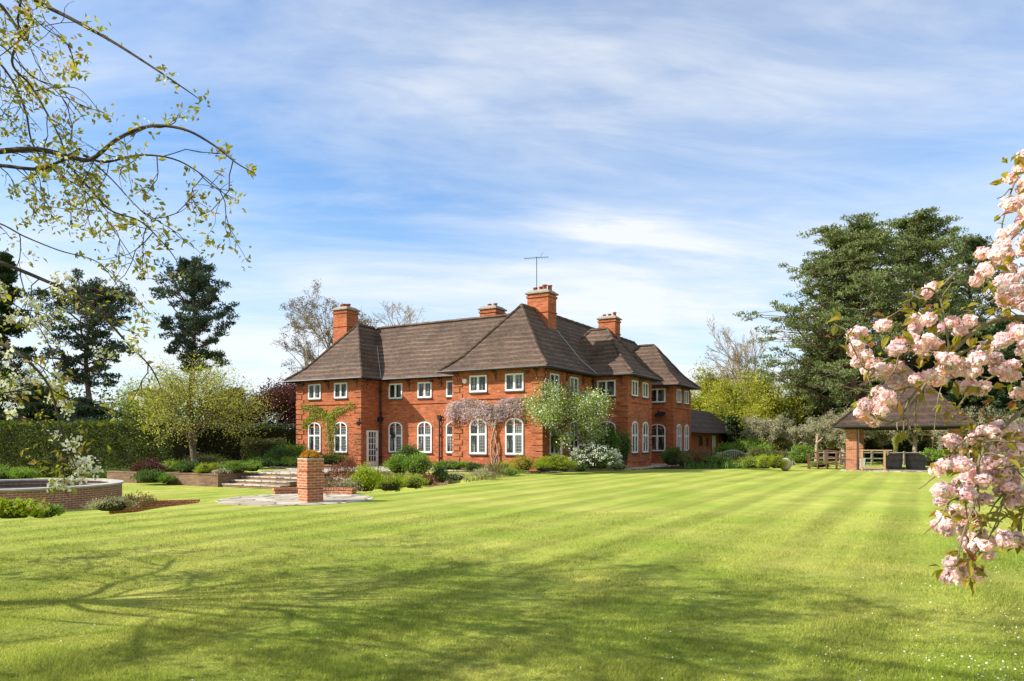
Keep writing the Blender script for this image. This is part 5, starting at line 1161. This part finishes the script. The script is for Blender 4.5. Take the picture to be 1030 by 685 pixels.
# ---- left: white cherry coming into leaf; its trunk stands left of the picture
rng = np.random.default_rng(101); TL = np.array([-8.0, 7.0, 0.0])
cl = thing('cherry_tree', 'cherry tree in young leaf and fading white blossom at the left edge', 'tree', tuple(TL)); wood = MB()
F0 = TL + (0.25, -.05, 2.2)
wood.tube(smooth([TL + (0, 0, -.3), TL + (.05, 0, .8), TL + (.2, -.05, 1.6), F0]), np.linspace(.2, .13, 22), 10, cap=False)
ST = [ # strokes: start, then (px, y, distance); radius at start and end
 ([F0 + (.1, .1, -.1), pr_(-110, 160, 6.6), pr_(-20, 154, 6.4), (35, 150, 6.3), (72, 158, 6.2), (92, 160, 6.1), (118, 140, 6.0), (150, 127, 5.9), (185, 130, 5.8), (215, 146, 5.8), (238, 164, 5.7), (256, 174, 5.7)], .055, .006),
 ([pr_(-60, 172, 6.5), (-10, 166, 6.5), (35, 170, 6.4), (55, 165, 6.3), (80, 150, 6.2)], .035, .02),
 ([pr_(84, 156, 6.2), (105, 163, 6.2), (140, 156, 6.1), (175, 160, 6.0), (205, 177, 6.0), (232, 201, 5.9)], .022, .005),
 ([F0 + (0, 0, .2), pr_(-120, -30, 6.6), pr_(-30, -45, 6.3), (32, -2, 6.2), (70, 18, 6.1), (110, 40, 6.0), (145, 62, 5.9), (178, 84, 5.8), (201, 100, 5.8)], .05, .005),
 ([pr_(-40, -20, 6.9), (0, 5, 6.8), (25, 40, 6.7), (26, 25, 6.6), (12, 62, 6.6), (30, 85, 6.6), (45, 110, 6.5), (60, 138, 6.4), (70, 165, 6.4), (88, 195, 6.4)], .03, .008),
 ([pr_(-50, 10, 7.2), (5, 70, 7.2), (25, 110, 7.1), (33, 145, 7.0), (55, 172, 6.9), (85, 192, 6.8), (110, 225, 6.7), (140, 270, 6.6)], .022, .005),
 ([F0 + (-.1, .15, -.6), pr_(-130, 215, 6.3), pr_(-40, 250, 6.0), (0, 264, 5.9), (40, 280, 5.8), (78, 298, 5.7), (105, 320, 5.6), (130, 347, 5.6), (152, 370, 5.5), (165, 398, 5.5)], .042, .006),
 ([pr_(68, 165, 6.3), (95, 195, 6.2), (112, 212, 6.2), (140, 222, 6.1), (160, 240, 6.0), (175, 258, 6.0), (183, 275, 6.0)], .018, .005),
 ([pr_(90, 160, 6.2), (112, 180, 6.1), (135, 205, 6.0), (152, 220, 6.0), (160, 215, 6.0)], .012, .004),
 ([pr_(30, -40, 6.2), (18, 20, 6.2), (25, 35, 6.2), (-5, 60, 6.2)], .02, .006),
 ([pr_(-30, 40, 5.8), (0, 45, 5.8), (30, 75, 5.8), (55, 90, 5.8), (75, 115, 5.8)], .012, .004),
 ([pr_(-60, 90, 6.8), (-10, 85, 6.8), (25, 92, 6.7), (55, 88, 6.6), (80, 90, 6.5), (100, 112, 6.5)], .016, .004),
 ([pr_(5, -20, 6.0), (50, 5, 6.0), (75, 20, 6.0), (55, 30, 6.0)][0:0] or [pr_(10, -12, 6.0), (38, 22, 6.0), (60, 38, 6.0), (73, 48, 6.0)], .01, .004),
 ([F0 + (.1, -.4, -.5), pr_(-160, 300, 5.2), pr_(-60, 330, 5.0), (0, 345, 4.9), (30, 365, 4.8), (50, 390, 4.8), (60, 425, 4.8), (72, 460, 4.8), (80, 478, 4.8)], .03, .004),
 ([pr_(-60, 385, 4.8), (0, 418, 4.8), (25, 421, 4.8), (45, 432, 4.8), (60, 452, 4.8), (75, 472, 4.8)], .014, .004),
 ([pr_(-40, 330, 5.2), (0, 350, 5.1), (20, 372, 5.1), (60, 360, 5.1), (78, 340, 5.1)][0:0] or [pr_(-40, 395, 4.9), (5, 395, 4.9), (40, 388, 4.9), (62, 398, 4.9)], .012, .004),
 ([pr_(-80, 215, 6.8), (-10, 222, 6.8), (25, 238, 6.7), (60, 252, 6.6), (95, 262, 6.5), (120, 282, 6.5), (140, 305, 6.4)], .016, .004),
 ([pr_(-60, 285, 6.4), (0, 300, 6.3), (30, 318, 6.2), (48, 345, 6.1), (55, 372, 6.0)], .014, .004),
]
LP, BP = [], []                                      # where leaves and blossom sit
def twig(p, d, L, r, lvl, dens, white):
    pts, dd = wander(rng, p, d, L, 5, .22, -.10); wood.tube(pts, np.linspace(r, r*.5, 6), 4, cap=False)
    if lvl < 1:
        for k in range(2): twig(pts[2 + k], dd + rng.normal(0, .6, 3), L * .55, r * .6, lvl + 1, dens, white)
    for q in ([pts[-1]] + ([pts[3]] if rng.uniform() < .45 else [])):
        if rng.uniform() < dens: LP.append((q, white))
for pts, r0, r1 in ST:
    q = smooth([p if len(p) == 3 and not isinstance(p, tuple) else pr_(*p) for p in pts], 6); wood.tube(q, np.linspace(r0, r1, len(q)) * .55, 7, cap=False)
    low = q[-1][2] < 2.6
    for i in range(4, len(q)):
        if not in_view(q[i], 30): continue
        seg = np.linalg.norm(q[i] - q[i-1])
        if rng.uniform() < seg * 3.3:
            d = q[i] - q[i-1]; d = d / np.linalg.norm(d) * .5 + rng.normal(0, .6, 3) * np.array([1, 1, .6]) + np.array([0, 0, -.45])
            twig(q[i], d, rng.uniform(.22, .62), .005, 0, .6, low)
        if rng.uniform() < seg * 1.7: LP.append((q[i], low))
    LP.append((q[-1], low))
# crown above and left of the picture: it throws the branch shadows over the lawn
tips = []; SOFF = dict(lv=3, kids=[5, 4, 3], ang=[.6, .7, .7], ratio=.62, wob=.24, pull=[.05, .0, -.03, -.05])
for an, el, Ls in ((0.2, .9, 4.6), (1.2, .85, 3.6), (2.3, .6, 3.6), (3.4, .55, 3.4), (4.4, .6, 3.8), (5.3, .75, 4.4), (5.9, 1.0, 5.0), (.8, 1.2, 4.8), (2.8, 1.3, 4.6), (1.7, 1.0, 4.4), (5.6, .85, 4.6), (5.9, 1.15, 6.2), (.4, 1.2, 6.2)):
    grow_off(rng, wood, F0, np.array([math.cos(an)*math.cos(el), math.sin(an)*math.cos(el), math.sin(el)]), Ls, .036, 0, SOFF, tips)
wood.build('trunk', M['cherrysilhouette'], cl, True, loc=tuple(-TL))
m, b = MB(), MB()
for q, white in LP:
    s = rng.uniform(.6, 1.3)
    nl = int(10 * s) if not white else int(7 * s)
    leaf_quads(m, sprig(rng, q, nl, .046 * s), .058, rng, .5, .3)
    nb = int((7 if not white else 22) * s)
    if white and rng.uniform() < .36:
        for k in range(rng.integers(1, 4)): leaf_quads(b, sprig(rng, q + rng.normal(0, .05, 3), 26, .024), .027, rng, .9, .3)
    elif not white and rng.uniform() < .62: leaf_quads(b, sprig(rng, q + (0, 0, -.02), nb, .034 * s), .026, rng, .9, .3)
tp = np.array(tips); tp = tp[rng.uniform(0, 1, len(tp)) < .34]; i = np.repeat(np.arange(len(tp)), 9); leaf_quads(m, tp[i] + rng.normal(0, .11, (len(i), 3)), .09, rng, .55, .3)
leaf_quads(b, tp + rng.normal(0, .08, tp.shape), .07, rng, .9, .3)
m.build('foliage', M['cherry leaves left'], cl, loc=tuple(-TL)); b.build('blossom', M['blossom white'], cl, loc=tuple(-TL))

# ---- right: pink double cherry, weeping into the picture from its trunk right of it
rng = np.random.default_rng(202); TR = np.array([4.6, 3.3, 0.0])
cr = thing('cherry_tree', 'pink double-flowered cherry tree weeping in at the right edge', 'tree', tuple(TR)); wood = MB(); F1 = TR + (-.2, 0, 2.0)
wood.tube(smooth([TR + (0, 0, -.3), TR + (-.05, .02, .8), F1]), np.linspace(.2, .15, 15), 10, cap=False)
ST = [([F1, pr_(1120, 300, 3.1), pr_(1045, 318, 3.0), (1010, 320, 2.95), (985, 330, 2.9), (960, 352, 2.85), (940, 372, 2.8), (922, 400, 2.75), (903, 423, 2.7), (884, 421, 2.7)], .03, .004),
 ([pr_(1080, 320, 3.2), (1030, 335, 3.1), (995, 345, 3.05), (965, 356, 3.0), (935, 378, 2.95), (912, 408, 2.9), (909, 432, 2.9)], .02, .004),
 ([pr_(955, 352, 2.85), (950, 320, 2.85), (945, 300, 2.85), (930, 290, 2.8), (905, 312, 2.8), (888, 322, 2.75)], .009, .003),
 ([pr_(975, 340, 2.9), (945, 352, 2.85), (915, 350, 2.8), (890, 362, 2.75), (872, 372, 2.7), (858, 350, 2.65), (850, 330, 2.65)], .010, .003),
 ([pr_(940, 372, 2.8), (925, 385, 2.8), (905, 392, 2.75), (885, 395, 2.7), (872, 412, 2.7)], .009, .003),
 ([F1 + (0, 0, .3), pr_(1110, 190, 3.2), pr_(1050, 215, 3.1), (1022, 235, 3.0), (1000, 262, 2.95), (985, 272, 2.9), (968, 270, 2.9), (950, 285, 2.9)], .02, .004),
 ([F1 + (0, 0, .6), pr_(1100, 110, 3.3), pr_(1050, 140, 3.2), (1030, 160, 3.1), (1018, 190, 3.05), (1008, 225, 3.0)], .016, .004),
 ([pr_(1070, 360, 3.2), (1030, 362, 3.15), (1000, 378, 3.1), (975, 395, 3.1), (960, 412, 3.1), (948, 405, 3.1)], .012, .003),
 ([pr_(960, 355, 3.3), (945, 395, 3.3), (940, 430, 3.3), (938, 450, 3.3)], .006, .002), ([pr_(922, 400, 2.75), (921, 420, 2.75), (923, 446, 2.75)], .004, .002),
 ([F1 + (0, -.2, -.2), pr_(1110, 370, 2.8), pr_(1055, 395, 2.75), (1020, 420, 2.7), (1000, 440, 2.7), (985, 462, 2.65), (984, 490, 2.65), (978, 512, 2.6), (968, 540, 2.6), (962, 570, 2.6)], .02, .003),
 ([pr_(1070, 440, 2.8), (1030, 455, 2.75), (1015, 490, 2.7), (1002, 515, 2.7), (988, 530, 2.7), (975, 548, 2.65)], .012, .003), ([pr_(1012, 492, 2.7), (1004, 520, 2.7), (992, 545, 2.7), (975, 562, 2.65)], .006, .003),
 ([pr_(1000, 440, 2.7), (975, 440, 2.7), (958, 455, 2.7), (948, 475, 2.7)], .008, .003), ([pr_(985, 485, 2.65), (972, 498, 2.65), (955, 505, 2.65), (945, 525, 2.65)], .006, .003),
 ([pr_(1075, 480, 2.9), (1035, 490, 2.85), (1028, 520, 2.8), (1018, 535, 2.8)], .008, .003), ([pr_(1075, 410, 3.0), (1040, 405, 2.95), (1015, 415, 2.9), (990, 428, 2.9)], .01, .003),
 ([pr_(1080, 268, 3.2), (1040, 280, 3.1), (1015, 292, 3.05), (985, 310, 3.0), (965, 318, 3.0)], .01, .003)]
LFT = []
for pts, r0, r1 in ST:
    q = smooth([p if not isinstance(p, tuple) else pr_(*p) for p in pts], 7); wood.tube(q, np.linspace(r0 * .5, r1 * .7, len(q)) * (1 + .18 * np.sin(np.arange(len(q)) * 1.9)), 7, cap=False)
    for i in range(5, len(q)):
        if in_view(q[i], 60) and rng.uniform() < .24:
            d = (q[i] - q[i-1]); d = d / np.linalg.norm(d) * .7 + rng.normal(0, .6, 3) + (0, 0, -.15); t_, _ = wander(rng, q[i], d, rng.uniform(.04, .12), 4, .35, -.06); wood.tube(t_, np.linspace(.004, .002, 5), 4, cap=False)
            if rng.uniform() < .5: LFT.append((t_[-1], t_[-1] - t_[-2]))
CL = [(850,334),(854,352),(848,348),(860,356),(883,326),(919,326),(928,322),(981,278),(991,259),(996,268),(1012,247),(1004,252),(1000,280),(1005,301),(1025,289),(1014,300),(1020,192),(1026,183),(1018,200),(1028,212),(897,349),(912,340),(904,345),(890,352),(927,385),(921,388),(934,382),
 (874,371),(887,383),(885,396),(872,366),(893,388),(896,378),(900,368),(889,372),(884,404),(876,406),(866,414),(862,408),(880,410),(872,420),(947,372),(941,375),(954,362),(974,363),(968,368),(987,349),(980,352),(991,360),(998,345),(968,378),(974,392),(966,388),(981,392),(1012,376),(1004,372),(1020,372),(1016,394),(1024,390),(958,327),(952,330),(934,294),(962,345),
 (965,439),(958,436),(978,434),(972,441),(954,446),(950,468),(944,472),(965,470),(958,462),(974,476),(986,467),(980,458),(1002,463),(994,455),(1012,455),(1006,447),(1018,444),(1005,434),(1024,436),(1021,473),(1013,478),(1028,462),(1020,456),(952,500),(946,494),(963,492),(972,486),(957,508),(970,498),(978,498),(1012,491),(1023,494),(1018,500),(1005,508),(1000,512),(949,529),(944,525),(966,534),(960,526),(970,520),(975,547),(981,540),(968,544),(984,548),(994,547),(1000,543),(965,569),(970,575),(958,579),(964,580),(955,572),(988,561),(1018,539),(1024,544),(1012,544),(1028,552),(945,443),(990,480),(982,474),(998,478),(1008,480),(985,430),(992,438),(930,352),(924,356),(935,345),(1022,160),(1014,172),(1010,205),(1024,225),(1016,235),(1026,250),(1006,262),(1018,275),(1028,270),(1010,290),(1022,312),(1028,330),(1015,335),(1005,330),(1024,350),(1030,172),(1032,195)]
pet, lf = MB(), MB()
for x, y in CL:
    if rng.uniform() < .07: continue
    Yd = 2.62 + rng.uniform(0, .35); c0 = pr_(x + 6, y, Yd)
    for k in range(2):
        c = c0 + rng.normal(0, 1, 3) * np.array([.017, .03, .013]); r = rng.uniform(.023, .032); n = 90
        d = rng.normal(0, 1, (n, 3)); d /= np.linalg.norm(d, axis=1)[:, None]; rad = rng.uniform(.35, 1.0, n)[:, None] ** .6; P = c + d * rad * r * np.array([1.05, 1.05, .9])
        tang = np.cross(d, rng.normal(0, 1, (n, 3))); tang /= np.linalg.norm(tang, axis=1)[:, None]; s2 = np.cross(d, tang); sz = rng.uniform(.007, .012, n)[:, None]; rf = rng.uniform(-.7, .7, (n, 1)) * d * sz
        pet.add(np.stack([P - tang*sz*.9 + rf, P - s2*sz*.95 - rf*.8, P + tang*sz + rf*.7, P + s2*sz - rf], 1).reshape(-1, 3), np.arange(4*n).reshape(-1, 4))
    if rng.uniform() < .75: LFT.append((c0 + rng.normal(0, .03, 3) + (0, 0, .025), np.array([rng.normal(0, .6), rng.normal(0, .6), .6])))
    # short stalk up to the nearest wood
for x, y in ((918,312),(925,318),(930,310),(935,320),(945,312),(905,330),(893,320),(848,322),(998,225),(1020,170),(1012,182),(995,248),(1010,268),(1022,262),(985,300),(1003,318),(1018,322),(990,405),(975,420),(962,425),(950,425),(1002,402),(1015,415),(956,448),(945,458),(895,338),(915,352),(940,385),(925,372),(968,560),(950,515),(955,520),(982,505),(1015,470),(1020,522),(945,492),(920,302),(958,300),(970,310),(940,340)):
    LFT.append((pr_(x, y, 2.75 + rng.uniform(-.1, .3)), np.array([rng.normal(0, .7), rng.normal(0, .5), .3])))
for p, d in LFT:
    for k in range(rng.integers(2, 5)):                 # pointed, folded leaves
        d2 = d / (np.linalg.norm(d) + 1e-9) + rng.normal(0, .55, 3); d2 /= np.linalg.norm(d2); s = rng.uniform(.035, .062); sd = np.cross(d2, rng.normal(0, 1, 3) + (0, 0, 1.2)); sd /= np.linalg.norm(sd); up = np.cross(sd, d2); w_ = s * .24
        b0 = p + d2 * .01; mid = b0 + d2 * s * .45; q2 = b0 + d2 * s * .8 - np.array([0, 0, s*.08]); tipp = b0 + d2 * s * 1.1 - np.array([0, 0, s * .22])
        V = [b0, mid + sd*w_ + up*w_*.5, q2 + sd*w_*.6 + up*w_*.3, tipp, q2 - sd*w_*.6 + up*w_*.3, mid - sd*w_ + up*w_*.5, mid, q2]
        lf.add(V, [(0, 6, 1), (1, 6, 7, 2), (2, 7, 3), (3, 7, 4), (4, 7, 6, 5), (5, 6, 0)])
# rest of its crown, right of and above the picture
tips = []
for an, el, Ls in ((0, .8, 2.2), (1.0, .7, 2.0), (2.0, .9, 2.2), (3.1, 1.0, 2.2), (4.2, .8, 2.2), (5.2, .7, 2.0), (1.5, 1.3, 2.4)):
    grow_off(rng, wood, F1, np.array([math.cos(an)*math.cos(el), math.sin(an)*math.cos(el), math.sin(el)]), Ls, .07, 0, dict(SOFF, lv=2, pull=[.02, -.05, -.1]), tips)
tp = np.array(tips); i = np.repeat(np.arange(len(tp)), 14); leaf_quads(pet, tp[i] + rng.normal(0, .05, (len(i), 3)), .03, rng, .9, .3); i = np.repeat(np.arange(len(tp)), 2); leaf_quads(lf, tp[i] + rng.normal(0, .06, (len(i), 3)), .07, rng, .5, .3)
wood.build('trunk', M['cherrybark'], cr, True, loc=tuple(-TR)); pet.build('blossom', M['blossom pink'], cr, loc=tuple(-TR)); lf.build('foliage', M['cherry leaves right'], cr, loc=tuple(-TR))

# fallen petals, thickest towards the right
rng = np.random.default_rng(303); n = 1700
yp = HZ + 75 + (700 - HZ - 75) * rng.uniform(0, 1, n) ** .8; xp = np.clip(1040 - 1000 * rng.uniform(0, 1, n) ** 1.7, -10, 1045); Yd = FOC * EYE / (yp - HZ)
keep = rng.uniform(0, 1, n) < np.clip(.12 + (xp / 1030) ** 2 * ((yp - 500) / 190), 0, 1); xp, yp, Yd = xp[keep], yp[keep], Yd[keep]
P = np.stack([(xp - CX) / FOC * Yd, Yd, 0 * Yd], 1); P[:, 2] = gz(P[:, 0], P[:, 1]) + rng.uniform(.012, .026, len(P))
m = MB(); leaf_quads(m, P, .015, rng, .85, 1.5); tag(m.build('fallen_petals', M['blossom white']), 'white cherry petals scattered over the grass', 'petals', kind='stuff')
